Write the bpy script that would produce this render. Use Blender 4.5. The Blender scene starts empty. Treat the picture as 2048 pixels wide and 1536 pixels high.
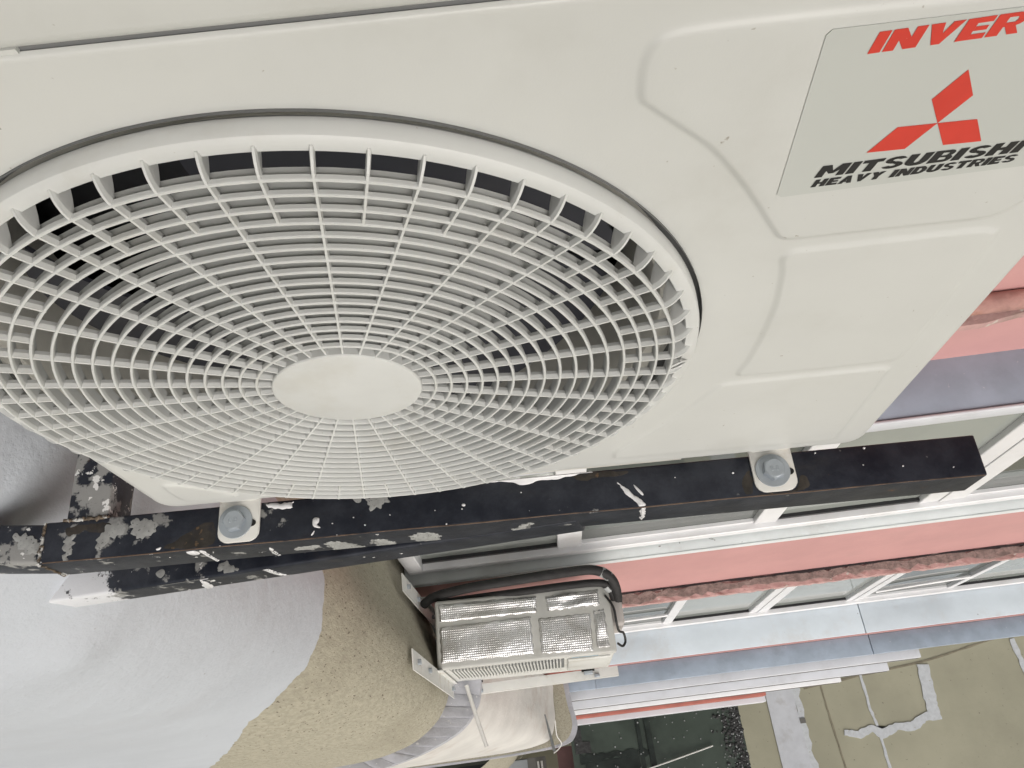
import bpy, bmesh, math, random
import numpy as np
from mathutils import Matrix, Vector
from mathutils.geometry import delaunay_2d_cdt

S = bpy.context.scene
C = S.collection
R_ = math.radians
H = 9.5                                     # height of the camera above the pavement

# ------------------------------------------------------------------ camera
PITCH, ROLL, FPX = 1.1153, -0.1328, 1615.6
fwd = Vector((0, math.cos(PITCH), -math.sin(PITCH)))
rt = Vector((1, 0, 0))
dn = fwd.cross(rt)
rt2 = math.cos(ROLL) * rt - math.sin(ROLL) * dn
dn2 = math.sin(ROLL) * rt + math.cos(ROLL) * dn
cam = bpy.data.cameras.new("camera")
cam.sensor_fit = 'HORIZONTAL'; cam.sensor_width = 36.0
cam.lens = 36.0 * FPX / 2048.0
cam.clip_start = 0.02; cam.clip_end = 300
co = bpy.data.objects.new("camera", cam); C.objects.link(co)
m = Matrix.Identity(4)
for i in range(3):
    m[i][0] = rt2[i]; m[i][1] = -dn2[i]; m[i][2] = -fwd[i]
m[2][3] = H
co.matrix_world = m
S.camera = co

# ------------------------------------------------------------------ world, sun, exposure
SUN_EL, SUN_AZ = 32.0, 165.0                # azimuth clockwise from +Y
w = bpy.data.worlds.new("World"); S.world = w; w.use_nodes = True
nt = w.node_tree; nt.nodes.clear()
sky = nt.nodes.new('ShaderNodeTexSky'); sky.sky_type = 'NISHITA'; sky.sun_disc = False
sky.sun_elevation = R_(SUN_EL); sky.sun_rotation = R_(SUN_AZ)
sky.air_density = 1.0; sky.dust_density = 6.0; sky.ozone_density = 1.0
hs = nt.nodes.new('ShaderNodeHueSaturation'); hs.inputs['Saturation'].default_value = 0.36
bg = nt.nodes.new('ShaderNodeBackground'); bg.inputs['Strength'].default_value = 0.15
wo = nt.nodes.new('ShaderNodeOutputWorld')
nt.links.new(sky.outputs[0], hs.inputs['Color']); nt.links.new(hs.outputs[0], bg.inputs['Color'])
nt.links.new(bg.outputs[0], wo.inputs['Surface'])
sun = bpy.data.lights.new("sun", 'SUN'); sun.energy = 0.62; sun.angle = R_(60); sun.color = (1.0, 0.985, 0.96)
so = bpy.data.objects.new("sun", sun); C.objects.link(so)
sd = Vector((math.sin(R_(SUN_AZ)) * math.cos(R_(SUN_EL)), math.cos(R_(SUN_AZ)) * math.cos(R_(SUN_EL)), math.sin(R_(SUN_EL))))
so.rotation_euler = sd.to_track_quat('Z', 'Y').to_euler()
so.location = (0, 0, 30)
S.view_settings.view_transform = 'Standard'; S.view_settings.look = 'None'
S.view_settings.gamma = 1.0; S.view_settings.use_curve_mapping = False
S.view_settings.exposure = -0.25
S.cycles.max_bounces = 7; S.cycles.diffuse_bounces = 2; S.cycles.glossy_bounces = 3; S.cycles.transmission_bounces = 2; S.cycles.use_denoising = True

random.seed(7)
rng = np.random.default_rng(5)

# ------------------------------------------------------------------ helpers
def link(name, me, mat=None, parent=None):
    o = bpy.data.objects.new(name, me); C.objects.link(o)
    if mat is not None and len(me.materials) == 0:
        me.materials.append(mat)
    if parent is not None:
        o.parent = parent
    return o

def mesh(name, verts, faces, mat=None, parent=None, smooth=False, angle=None):
    me = bpy.data.meshes.new(name)
    me.from_pydata([tuple(map(float, v)) for v in verts], [], [tuple(f) for f in faces]); me.validate(); me.update()
    if smooth:
        me.shade_smooth()
        if angle is not None:
            me.set_sharp_from_angle(angle=R_(angle))
    return link(name, me, mat, parent)

def from_bm(name, bm, mat=None, parent=None, smooth=False, angle=35):
    bmesh.ops.recalc_face_normals(bm, faces=bm.faces)
    me = bpy.data.meshes.new(name); bm.to_mesh(me); bm.free()
    if smooth:
        me.shade_smooth(); me.set_sharp_from_angle(angle=R_(angle))
    return link(name, me, mat, parent)

def empty(name, loc=(0, 0, 0), rot=(0, 0, 0), parent=None):
    o = bpy.data.objects.new(name, None); C.objects.link(o); o.empty_display_size = .1
    o.location = loc; o.rotation_euler = rot
    if parent: o.parent = parent
    return o

def tag(o, label, cat=None, group=None, kind=None):
    o["label"] = label
    if cat: o["category"] = cat
    if group: o["group"] = group
    if kind: o["kind"] = kind
    return o

def bm_box(bm, a, b, mtx=None):
    r = bmesh.ops.create_cube(bm, size=1.0)
    c = [(a[i] + b[i]) / 2 for i in range(3)]; s = [abs(b[i] - a[i]) for i in range(3)]
    for v in r['verts']:
        v.co = Vector((c[0] + v.co.x * s[0], c[1] + v.co.y * s[1], c[2] + v.co.z * s[2]))
        if mtx is not None: v.co = mtx @ v.co
    return r['verts']

def box(name, a, b, mat, parent=None, bevel=0.0, seg=2, mtx=None):
    bm = bmesh.new(); bm_box(bm, a, b, mtx)
    if bevel > 0:
        bmesh.ops.bevel(bm, geom=list(bm.edges), offset=bevel, segments=seg, profile=.5, affect='EDGES')
    return from_bm(name, bm, mat, parent, smooth=bevel > 0, angle=60)

def slab(name, pts, z0, z1, mat, parent=None, bevel=0.0):
    """polygon in x,y extruded from z0 to z1"""
    bm = bmesh.new()
    lo = [bm.verts.new((x, y, z0)) for x, y in pts]; hi = [bm.verts.new((x, y, z1)) for x, y in pts]
    n = len(pts)
    bm.faces.new(lo[::-1]); bm.faces.new(hi)
    for i in range(n):
        bm.faces.new((lo[i], lo[(i + 1) % n], hi[(i + 1) % n], hi[i]))
    if bevel:
        bmesh.ops.bevel(bm, geom=list(bm.edges), offset=bevel, segments=2, profile=.5, affect='EDGES')
    return from_bm(name, bm, mat, parent, smooth=bevel > 0, angle=40)

def prism(name, prof, axis_dir, length, mat, parent=None, frame=None, bevel=0.0):
    """profile in (a,b) extruded along local x from 0 to length, placed with frame matrix"""
    bm = bmesh.new()
    n = len(prof)
    v0 = [bm.verts.new((0, a, b)) for a, b in prof]; v1 = [bm.verts.new((length, a, b)) for a, b in prof]
    bm.faces.new(v0); bm.faces.new(v1[::-1])
    for i in range(n):
        bm.faces.new((v0[i], v1[i], v1[(i + 1) % n], v0[(i + 1) % n]))
    if bevel:
        bmesh.ops.bevel(bm, geom=list(bm.edges), offset=bevel, segments=2, profile=.5, affect='EDGES')
    if frame is not None: bmesh.ops.transform(bm, matrix=frame, verts=bm.verts)
    return from_bm(name, bm, mat, parent, smooth=bevel > 0, angle=50)

def revolve(name, prof, mat, parent=None, n=96, cen=(0, 0), closed=True, smooth=True, angle=30):
    """profile of (r,h): h measured towards -y, axis through (u,v)=cen"""
    vs, fs = [], []
    k = len(prof)
    for i in range(n):
        a = 2 * math.pi * i / n; ca, sa = math.cos(a), math.sin(a)
        for r, h in prof:
            vs.append((cen[0] + r * ca, -h, cen[1] + r * sa))
    kk = k if closed else k - 1
    for i in range(n):
        j = (i + 1) % n
        for q in range(kk):
            q2 = (q + 1) % k
            fs.append((i * k + q, j * k + q, j * k + q2, i * k + q2))
    me = bpy.data.meshes.new(name); me.from_pydata(vs, [], fs); me.update()
    bm = bmesh.new(); bm.from_mesh(me); bmesh.ops.recalc_face_normals(bm, faces=bm.faces); bm.to_mesh(me); bm.free()
    if smooth:
        me.shade_smooth(); me.set_sharp_from_angle(angle=R_(angle))
    return link(name, me, mat, parent)

def spline(P, n=12):
    P = [np.array(p, float) for p in P]; out = []
    for i in range(len(P) - 1):
        p0 = P[max(i - 1, 0)]; p1 = P[i]; p2 = P[i + 1]; p3 = P[min(i + 2, len(P) - 1)]
        for t in np.linspace(0, 1, n, endpoint=False):
            out.append(.5 * ((2 * p1) + (-p0 + p2) * t + (2 * p0 - 5 * p1 + 4 * p2 - p3) * t * t + (-p0 + 3 * p1 - 3 * p2 + p3) * t ** 3))
    out.append(P[-1]); return np.array(out)

def tube(name, pts, rad, mat, parent=None, n=12, smooth_n=8, cap=True):
    D = spline(pts, smooth_n) if smooth_n > 1 else np.array(pts, float)
    rr = rad if hasattr(rad, '__len__') else None
    vs, fs = [], []
    up = Vector((0.13, 0.2, 1)).normalized()
    N = len(D)
    for i in range(N):
        t = Vector(D[min(i + 1, N - 1)] - D[max(i - 1, 0)]).normalized()
        a = t.cross(up)
        if a.length < 1e-3: a = t.cross(Vector((1, 0, 0)))
        a.normalize(); b = t.cross(a).normalized()
        r = rad if rr is None else float(np.interp(i / (N - 1), np.linspace(0, 1, len(rr)), rr))
        for q in range(n):
            an = 2 * math.pi * q / n
            vs.append(Vector(D[i]) + a * (r * math.cos(an)) + b * (r * math.sin(an)))
    for i in range(N - 1):
        for q in range(n):
            fs.append((i * n + q, i * n + (q + 1) % n, (i + 1) * n + (q + 1) % n, (i + 1) * n + q))
    if cap:
        fs.append(tuple(range(n))); fs.append(tuple((N - 1) * n + q for q in range(n))[::-1])
    return mesh(name, vs, fs, mat, parent, smooth=True, angle=50)

# ------------------------------------------------------------------ materials
def mat(name, col, rough=.5, metal=0.0, var=0.06, vscale=6.0, bump=0.0, bscale=60.0, spec=.5, coat=0.0,
        dirt=None, dirt_amt=0.0, dscale=3.0, specks=None, sscale=120.0, sthr=0.78, coords='Object', rvar=0.0, stain=None, zs=1.0, bump2=0.0, b2scale=10.0):
    """procedural surface: base colour with soft variation, optional dirt blotches, fine specks and bump"""
    M = bpy.data.materials.new(name); M.use_nodes = True
    t = M.node_tree; N = t.nodes; L = t.links
    b = N['Principled BSDF']
    b.inputs['Roughness'].default_value = rough; b.inputs['Metallic'].default_value = metal
    b.inputs['Specular IOR Level'].default_value = spec
    b.inputs['Coat Weight'].default_value = coat
    tc = N.new('ShaderNodeTexCoord')
    def noise(sc, det=4, ro=.6, off=0):
        n = N.new('ShaderNodeTexNoise'); n.inputs['Scale'].default_value = sc; n.inputs['Detail'].default_value = det
        n.inputs['Roughness'].default_value = ro
        mp = N.new('ShaderNodeMapping'); mp.inputs['Location'].default_value = (off, off * .7, off * 1.3); mp.inputs['Scale'].default_value = (1, 1, zs)
        L.new(tc.outputs[coords], mp.inputs[0]); L.new(mp.outputs[0], n.inputs['Vector'])
        return n
    def mix(fac, a, bcol, mode='MIX'):
        x = N.new('ShaderNodeMix'); x.data_type = 'RGBA'; x.blend_type = mode
        if isinstance(fac, float): x.inputs[0].default_value = fac
        else: L.new(fac, x.inputs[0])
        for idx, val in ((6, a), (7, bcol)):
            if isinstance(val, tuple): x.inputs[idx].default_value = (*val, 1) if len(val) == 3 else val
            else: L.new(val, x.inputs[idx])
        return x.outputs[2]
    def ramp(src, lo, hi):
        r = N.new('ShaderNodeMapRange'); r.inputs[1].default_value = lo; r.inputs[2].default_value = hi; r.interpolation_type = 'SMOOTHSTEP'
        L.new(src, r.inputs[0]); return r.outputs[0]
    n1 = noise(vscale)
    lo = tuple(c * (1 - var) for c in col); hi = tuple(min(1, c * (1 + var)) for c in col)
    out = mix(ramp(n1.outputs[0], .3, .7), lo, hi)
    if dirt is not None:
        n2 = noise(dscale, 6, .65, 3.1)
        r = N.new('ShaderNodeMath'); r.operation = 'MULTIPLY'; r.inputs[1].default_value = dirt_amt
        L.new(ramp(n2.outputs[0], .5, .72), r.inputs[0]); out = mix(r.outputs[0], out, dirt)
    if specks is not None:
        n3 = noise(sscale, 2, .5, 7.7); out = mix(ramp(n3.outputs[0], sthr - .04, sthr + .02), out, specks)
    if stain is not None:
        vd = N.new('ShaderNodeVectorMath'); vd.operation = 'DISTANCE'; vd.inputs[1].default_value = stain[0]
        L.new(tc.outputs[coords], vd.inputs[0])
        ns = noise(14, 5, .7, 2.2)
        ad = N.new('ShaderNodeMath'); ad.operation = 'MULTIPLY_ADD'; ad.inputs[1].default_value = stain[1] * 1.6; L.new(ns.outputs[0], ad.inputs[0]); L.new(vd.outputs['Value'], ad.inputs[2])
        rg = N.new('ShaderNodeMapRange'); rg.inputs[1].default_value = stain[1] * 2.1; rg.inputs[2].default_value = stain[1] * .75; rg.inputs[4].default_value = .5; rg.interpolation_type = 'SMOOTHSTEP'
        L.new(ad.outputs[0], rg.inputs[0]); out = mix(rg.outputs[0], out, stain[2])
    L.new(out, b.inputs['Base Color'])
    if rvar:
        n5 = noise(vscale * 2.3, 4, .6, 5.5)
        mr = N.new('ShaderNodeMapRange'); mr.inputs[3].default_value = max(.02, rough - rvar); mr.inputs[4].default_value = min(1, rough + rvar)
        L.new(n5.outputs[0], mr.inputs[0]); L.new(mr.outputs[0], b.inputs['Roughness'])
    if bump:
        n4 = noise(bscale, 5, .65, 1.7)
        bp = N.new('ShaderNodeBump'); bp.inputs['Strength'].default_value = 1.0; bp.inputs['Distance'].default_value = bump
        L.new(n4.outputs[0], bp.inputs['Height']); L.new(bp.outputs[0], b.inputs['Normal'])
        if bump2:
            n6 = noise(b2scale, 6, .62, 4.4); bq = N.new('ShaderNodeBump'); bq.inputs['Distance'].default_value = bump2
            L.new(n6.outputs[0], bq.inputs['Height']); L.new(bp.outputs[0], bq.inputs['Normal']); L.new(bq.outputs[0], b.inputs['Normal'])
    return M

M = {}
M['ac'] = mat('cream_enamel', (.612, .622, .602), .34, var=.02, vscale=9, bump=.00006, bscale=900, specks=(.36, .34, .30), sscale=210, sthr=.785, dirt=(.49, .49, .455), dirt_amt=.35, dscale=5)
M['grille'] = mat('cream_plastic', (.625, .638, .625), .45, var=.03, vscale=20, bump=.00005, bscale=700, specks=(.40, .37, .31), sscale=330, sthr=.80, dirt=(.46, .44, .375), dirt_amt=.28, dscale=16)
M['shroud'] = mat('shroud_plastic', (.62, .61, .56), .5, var=.05, vscale=14, dirt=(.3, .29, .26), dirt_amt=.5, dscale=12)
M['blade'] = mat('dark_fan_plastic', (.035, .037, .048), .45, var=.1, vscale=12, dirt=(.07, .068, .065), dirt_amt=.4, dscale=14)
M['coil'] = mat('shade_black_coil', (.018, .019, .022), .6, var=.3, vscale=60)  # near-black tone paints in the darkness inside the casing
M['sticker'] = mat('sticker_film', (.53, .55, .525), .35, var=.015, vscale=8, specks=(.45, .46, .43), sscale=420, sthr=.81)
M['red'] = mat('red_print', (.62, .052, .036), .4, var=.05, vscale=40, specks=(.7, .5, .45), sscale=500, sthr=.82)
M['black'] = mat('black_print', (.022, .022, .024), .4, var=.2, vscale=30)
M['foot'] = mat('white_foot_enamel', (.74, .735, .70), .3, var=.03, vscale=30, dirt=(.52, .42, .28), dirt_amt=.5, dscale=28)
M['zinc'] = mat('zinc_bolt', (.40, .44, .48), .36, metal=.45, var=.04, vscale=60)
M['groove'] = mat('gap_shade_grey', (.17, .175, .175), .6)  # dark grey puts the shade of groove and seam into the colour
M['hole'] = mat('black_hole', (.01, .01, .01), .8)

def steel_mat(name, white_at=None, heavy=0.0):
    """near-black mill-scale steel with rust, grey primer smears and splashed white paint"""
    Mx = bpy.data.materials.new(name); Mx.use_nodes = True
    t = Mx.node_tree; N = t.nodes; L = t.links; b = N['Principled BSDF']
    tc = N.new('ShaderNodeTexCoord')
    def noise(sc, det=5, ro=.6, off=0., stretch=(1, 1, 1)):
        mp = N.new('ShaderNodeMapping'); mp.inputs['Location'].default_value = (off, off * .6, off * 1.7); mp.inputs['Scale'].default_value = stretch
        L.new(tc.outputs['Object'], mp.inputs[0])
        n = N.new('ShaderNodeTexNoise'); n.inputs['Scale'].default_value = sc; n.inputs['Detail'].default_value = det; n.inputs['Roughness'].default_value = ro
        L.new(mp.outputs[0], n.inputs[0]); return n.outputs[0]
    def rampf(src, lo, hi):
        r = N.new('ShaderNodeMapRange'); r.inputs[1].default_value = lo; r.inputs[2].default_value = hi; r.interpolation_type = 'SMOOTHSTEP'
        L.new(src, r.inputs[0]); return r.outputs[0]
    def mix(f, a, c):
        x = N.new('ShaderNodeMix'); x.data_type = 'RGBA'
        L.new(f, x.inputs[0])
        for i, v in ((6, a), (7, c)):
            if isinstance(v, tuple): x.inputs[i].default_value = (*v, 1)
            else: L.new(v, x.inputs[i])
        return x.outputs[2]
    def math_(op, a, c):
        x = N.new('ShaderNodeMath'); x.operation = op
        for i, v in ((0, a), (1, c)):
            if isinstance(v, (int, float)): x.inputs[i].default_value = v
            else: L.new(v, x.inputs[i])
        return x.outputs[0]
    base = mix(rampf(noise(28, 6, .7), .35, .7), (.008, .0105, .019), (.027, .031, .043))
    base = mix(math_('MULTIPLY', rampf(noise(16, 6, .7, 4.2, (.35, 1, 1)), .56, .78), .45), base, (.065, .052, .042))
    base = mix(rampf(noise(30, 6, .7, 9.1), .66, .76), base, (.12, .05, .02))
    sep = N.new('ShaderNodeSeparateXYZ'); L.new(tc.outputs['Object'], sep.inputs[0])
    # smears of grey primer get denser towards the wall end (smaller x)
    bias = rampf(math_('MULTIPLY', sep.outputs[0], -1.0), -.1, .45)
    f = math_('ADD', noise(34, 5, .6, 2.3), math_('MULTIPLY', bias, .10 + heavy))
    base = mix(math_('MULTIPLY', rampf(f, .66, .71), .9), base, (.30, .30, .29))
    f2 = math_('ADD', noise(75, 4, .55, 6.6), math_('MULTIPLY', bias, .06 + heavy * .8))
    base = mix(rampf(f2, .735, .75), base, (.72, .72, .71))
    if white_at is not None:
        e = math_('ADD', sep.outputs[0], math_('MULTIPLY', math_('SUBTRACT', noise(40, 5, .7, 1.1), .5), .09))
        base = mix(rampf(math_('MULTIPLY', e, -1.0), -white_at - .004, -white_at + .004), base, mix(rampf(noise(70, 6, .7, 3.9), .60, .64), (.70, .71, .735), (.05, .05, .055)))
    L.new(base, b.inputs['Base Color'])
    mr = N.new('ShaderNodeMapRange'); mr.inputs[3].default_value = .30; mr.inputs[4].default_value = .62
    L.new(noise(22, 5, .6, 8.8), mr.inputs[0]); L.new(mr.outputs[0], b.inputs['Roughness'])
    b.inputs['Specular IOR Level'].default_value = .45
    bp = N.new('ShaderNodeBump'); bp.inputs['Distance'].default_value = .0006; bp.inputs['Strength'].default_value = .8
    L.new(noise(150, 5, .7, 3.3), bp.inputs['Height']); L.new(bp.outputs[0], b.inputs['Normal'])
    return Mx
M['steel'] = steel_mat('black_steel', heavy=-.005)
M['steel_heavy'] = steel_mat('smeared_black_steel', heavy=.08)
M['steel_white'] = steel_mat('white_ended_black_steel', white_at=-.455)
M['steel_stub'] = steel_mat('white_ended_steel_stub', white_at=-.505, heavy=.03)
M['rust'] = mat('rusted_edge', (.115, .075, .052), .7, var=.3, vscale=60, dirt=(.02, .02, .025), dirt_amt=1., dscale=30)
M['rustbloom'] = mat('brown_rust_bloom', (.036, .030, .024), .7, var=.5, vscale=45, bump=.0006, bscale=200, dirt=(.014, .015, .02), dirt_amt=1., dscale=55, specks=(.11, .068, .036), sscale=130, sthr=.69)
M['weld'] = mat('rusty_weld', (.13, .10, .07), .6, var=.5, vscale=90, bump=.001, bscale=200, specks=(.5, .5, .48), sscale=90, sthr=.62)
M['splash'] = mat('white_paint_splash', (.76, .76, .77), .3, var=.03, vscale=60)
M['primer'] = mat('grey_primer_smear', (.33, .335, .325), .6, var=.12, vscale=150, specks=(.14, .14, .14), sscale=420, sthr=.66)
M['stucco_w'] = mat('white_painted_plaster', (.48, .51, .55), .75, var=.05, vscale=2.6, bump=.0009, bscale=110, bump2=.0065, b2scale=9, dirt=(.44, .455, .48), dirt_amt=.45, dscale=2.2, specks=(.27, .26, .25), sscale=70, sthr=.80)
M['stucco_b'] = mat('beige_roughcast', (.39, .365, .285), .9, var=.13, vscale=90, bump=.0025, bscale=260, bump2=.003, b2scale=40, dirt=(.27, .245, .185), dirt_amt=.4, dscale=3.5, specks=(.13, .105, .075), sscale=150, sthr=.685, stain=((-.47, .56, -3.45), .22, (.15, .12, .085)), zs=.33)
M['coping'] = mat('lavender_coping_stone', (.43, .435, .47), .8, var=.12, vscale=9, bump=.003, bscale=60, dirt=(.30, .29, .30), dirt_amt=.5, dscale=9, specks=(.6, .6, .6), sscale=50, sthr=.73)
M['flare'] = mat('stained_white_render', (.62, .605, .575), .8, var=.08, vscale=4, bump=.004, bscale=30, dirt=(.44, .36, .31), dirt_amt=.7, dscale=2.4)
M['pink'] = mat('salmon_wall_paint', (.565, .31, .30), .7, var=.05, vscale=2.5, bump=.002, bscale=40, dirt=(.52, .30, .285), dirt_amt=.5, dscale=3, specks=(.68, .6, .57), sscale=40, sthr=.82)
M['pink_dirty'] = mat('crumbling_pink_ledge', (.50, .315, .295), .9, var=.12, vscale=20, bump=.004, bscale=60, dirt=(.30, .22, .19), dirt_amt=.9, dscale=11, specks=(.55, .50, .45), sscale=34, sthr=.70)
M['grime'] = mat('brown_ledge_grime', (.255, .20, .18), .95, var=.3, vscale=25, bump=.006, bscale=90, specks=(.31, .235, .215), sscale=45, sthr=.62)
M['rustbar'] = mat('rusty_pink_bar', (.42, .235, .205), .8, var=.2, vscale=14, bump=.004, bscale=60, dirt=(.26, .09, .03), dirt_amt=1., dscale=7)
M['slate'] = mat('weathered_zinc_sheet', (.34, .40, .48), .5, metal=0.0, var=.10, vscale=7, bump=.001, bscale=20, dirt=(.25, .285, .34), dirt_amt=.5, dscale=6, specks=(.62, .62, .64), sscale=42, sthr=.76, rvar=.12)
M['white'] = mat('white_pvc', (.78, .78, .79), .35, var=.03, vscale=5, dirt=(.55, .54, .5), dirt_amt=.35, dscale=5)
M['sill'] = mat('white_painted_sill', (.76, .80, .80), .5, var=.05, vscale=6, dirt=(.54, .53, .50), dirt_amt=.4, dscale=5, specks=(.22, .21, .2), sscale=36, sthr=.765)
M['sillblue'] = mat('pale_blue_sheet_sill', (.67, .735, .79), .5, var=.06, vscale=3, bump=.001, bscale=14, dirt=(.55, .54, .53), dirt_amt=.5, dscale=3, specks=(.2, .2, .2), sscale=26, sthr=.80)
M['light_blocker'] = mat('grey_light_blocker', (.30, .295, .29), .85, var=.1, vscale=3)  # for the added slab that blocks light from above
M['lav'] = mat('pale_lavender_trim', (.62, .635, .67), .5, var=.05, vscale=5, dirt=(.46, .46, .47), dirt_amt=.4, dscale=5)
M['redtrim'] = mat('brick_red_trim', (.40, .13, .10), .7, var=.12, vscale=8)
M['pave'] = mat('beige_pavement', (.40, .385, .288), .85, var=.11, vscale=.9, bump=.002, bscale=18, dirt=(.33, .315, .235), dirt_amt=.5, dscale=1.1, specks=(.25, .245, .19), sscale=30, sthr=.74)
M['kerb'] = mat('white_kerb_paint', (.62, .64, .68), .8, var=.07, vscale=6, dirt=(.42, .41, .40), dirt_amt=.5, dscale=6)
M['seam'] = mat('white_mortar', (.60, .625, .65), .9, var=.08, vscale=25, specks=(.45, .44, .40), sscale=60, sthr=.70)
M['joint'] = mat('dark_joint', (.25, .225, .165), .9, var=.2, vscale=10)
M['green'] = mat('dirty_green_sheet', (.066, .085, .070), .35, var=.14, vscale=2.2, dirt=(.028, .034, .031), dirt_amt=.8, dscale=1.3, specks=(.24, .26, .24), sscale=20, sthr=.79, rvar=.12)
M['green_shadow'] = mat('painted_roof_shadow', (.026, .033, .030), .3, var=.35, vscale=5, dirt=(.05, .062, .052), dirt_amt=.8, dscale=6)  # shadow tone for the green roof, painted as its own colour
M['gravel'] = mat('black_debris', (.045, .045, .045), .9, var=.4, vscale=40)
M['pebble'] = mat('grey_grit', (.30, .31, .31), .9, var=.3, vscale=30)
M['brown'] = mat('dull_red_roof', (.19, .105, .10), .8, var=.12, vscale=4, dirt=(.10, .06, .06), dirt_amt=.5, dscale=3)
M['darkgrey'] = mat('dark_grey_floor', (.16, .155, .145), .8, var=.1, vscale=4)
M['midgrey'] = mat('pale_grey_panel', (.33, .35, .37), .6, var=.06, vscale=4)
M['hose'] = mat('black_foam_hose', (.018, .017, .017), .7, var=.3, vscale=30, bump=.0015, bscale=110)
M['tape'] = mat('grey_tape', (.34, .35, .35), .45, var=.1, vscale=40)
M['low_ac'] = mat('aged_cream_case', (.66, .66, .63), .5, var=.04, vscale=6, dirt=(.45, .42, .35), dirt_amt=.5, dscale=6, specks=(.3, .28, .22), sscale=50, sthr=.80)
M['low_top'] = mat('greyed_cream_cover', (.50, .50, .47), .55, var=.06, vscale=8, dirt=(.34, .33, .29), dirt_amt=.5, dscale=8)
M['bracket'] = mat('white_bracket_enamel', (.72, .72, .69), .4, var=.04, vscale=7, dirt=(.40, .33, .24), dirt_amt=.5, dscale=10, specks=(.2, .18, .15), sscale=60, sthr=.80)
M['valve'] = mat('taupe_valve_cover', (.42, .39, .37), .6, var=.05, vscale=8)
M['blue'] = mat('faded_blue_badge', (.30, .42, .50), .5)
M['wire'] = mat('black_wire', (.012, .012, .012), .5)
M['whitepipe'] = mat('white_plastic_rod', (.68, .67, .64), .4, var=.05, vscale=20)
M['rod'] = mat('grey_steel_rod', (.22, .23, .24), .45, metal=.6, var=.15, vscale=20)

def glass_mat(name, col, rough=.04):
    g = mat(name, col, rough, var=.12, vscale=1.5, spec=.5)
    g.node_tree.nodes['Principled BSDF'].inputs['IOR'].default_value = 1.52
    return g
M['glass'] = glass_mat('window_glass', (.10, .11, .10))
M['glass_l'] = glass_mat('curtained_window_glass', (.30, .32, .30))

def foil_mat():
    Mx = bpy.data.materials.new('embossed_foil'); Mx.use_nodes = True
    t = Mx.node_tree; N = t.nodes; L = t.links; b = N['Principled BSDF']
    b.inputs['Metallic'].default_value = 1.0
    tc = N.new('ShaderNodeTexCoord')
    hs_ = []
    for d in ('X', 'Y'):
        wv = N.new('ShaderNodeTexWave'); wv.wave_type = 'BANDS'; wv.bands_direction = d; wv.wave_profile = 'SIN'
        wv.inputs['Scale'].default_value = 36; wv.inputs['Distortion'].default_value = .5; wv.inputs['Detail'].default_value = 1
        L.new(tc.outputs['Object'], wv.inputs[0]); hs_.append(wv.outputs['Fac'])
    mul = N.new('ShaderNodeMath'); mul.operation = 'MULTIPLY'; L.new(hs_[0], mul.inputs[0]); L.new(hs_[1], mul.inputs[1])
    nz = N.new('ShaderNodeTexNoise'); nz.inputs['Scale'].default_value = 30; nz.inputs['Detail'].default_value = 5; nz.inputs['Roughness'].default_value = .6
    L.new(tc.outputs['Object'], nz.inputs[0])
    b1 = N.new('ShaderNodeBump'); b1.inputs['Distance'].default_value = .0014; L.new(mul.outputs[0], b1.inputs['Height'])
    b2 = N.new('ShaderNodeBump'); b2.inputs['Distance'].default_value = .0045; L.new(nz.outputs[0], b2.inputs['Height']); L.new(b1.outputs[0], b2.inputs['Normal'])
    L.new(b2.outputs[0], b.inputs['Normal'])
    n2 = N.new('ShaderNodeTexNoise'); n2.inputs['Scale'].default_value = 9; n2.inputs['Detail'].default_value = 6; L.new(tc.outputs['Object'], n2.inputs[0])
    cr = N.new('ShaderNodeValToRGB'); cr.color_ramp.elements[0].position = .38; cr.color_ramp.elements[0].color = (.68, .67, .65, 1)
    cr.color_ramp.elements[1].position = .6; cr.color_ramp.elements[1].color = (.95, .955, .965, 1)
    L.new(n2.outputs[0], cr.inputs[0]); L.new(cr.outputs[0], b.inputs['Base Color'])
    mr = N.new('ShaderNodeMapRange'); mr.inputs[3].default_value = .48; mr.inputs[4].default_value = .34
    L.new(n2.outputs[0], mr.inputs[0]); L.new(mr.outputs[0], b.inputs['Roughness'])
    return Mx
M['foil'] = foil_mat()

# ================================================================== SETTING
# camera-relative coordinates are used everywhere; each root Empty carries the height H
# ---- pavement
g = 40.0
pave = mesh('pavement', [(-g, -g, 0), (g, -g, 0), (g, 12, 0), (-g, 12, 0)], [(0, 1, 2, 3)], M['pave'])
tag(pave, 'beige concrete pavement far below with white kerb line and mended cracks', kind='structure')

def flat(name, pts, z, m, parent=None, th=.004):
    return slab(name, pts, z - th, z, m, parent)

def ribbon(pts, widths, seed, jag=.25, sub=6):
    """ragged band around a polyline"""
    r = np.random.default_rng(seed)
    P = []
    for i in range(len(pts) - 1):
        for t in np.linspace(0, 1, sub, endpoint=False):
            P.append((np.array(pts[i]) * (1 - t) + np.array(pts[i + 1]) * t, widths[i] * (1 - t) + widths[i + 1] * t))
    P.append((np.array(pts[-1], float), widths[-1]))
    lft, rgt = [], []
    for i, (p, wd) in enumerate(P):
        d = P[min(i + 1, len(P) - 1)][0] - P[max(i - 1, 0)][0]; d = d / np.hypot(*d); n = np.array((-d[1], d[0]))
        lft.append(p + n * wd * (.5 + jag * r.uniform(-1, 1))); rgt.append(p - n * wd * (.5 + jag * r.uniform(-1, 1)))
    return [tuple(q) for q in lft] + [tuple(q) for q in rgt[::-1]]

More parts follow.
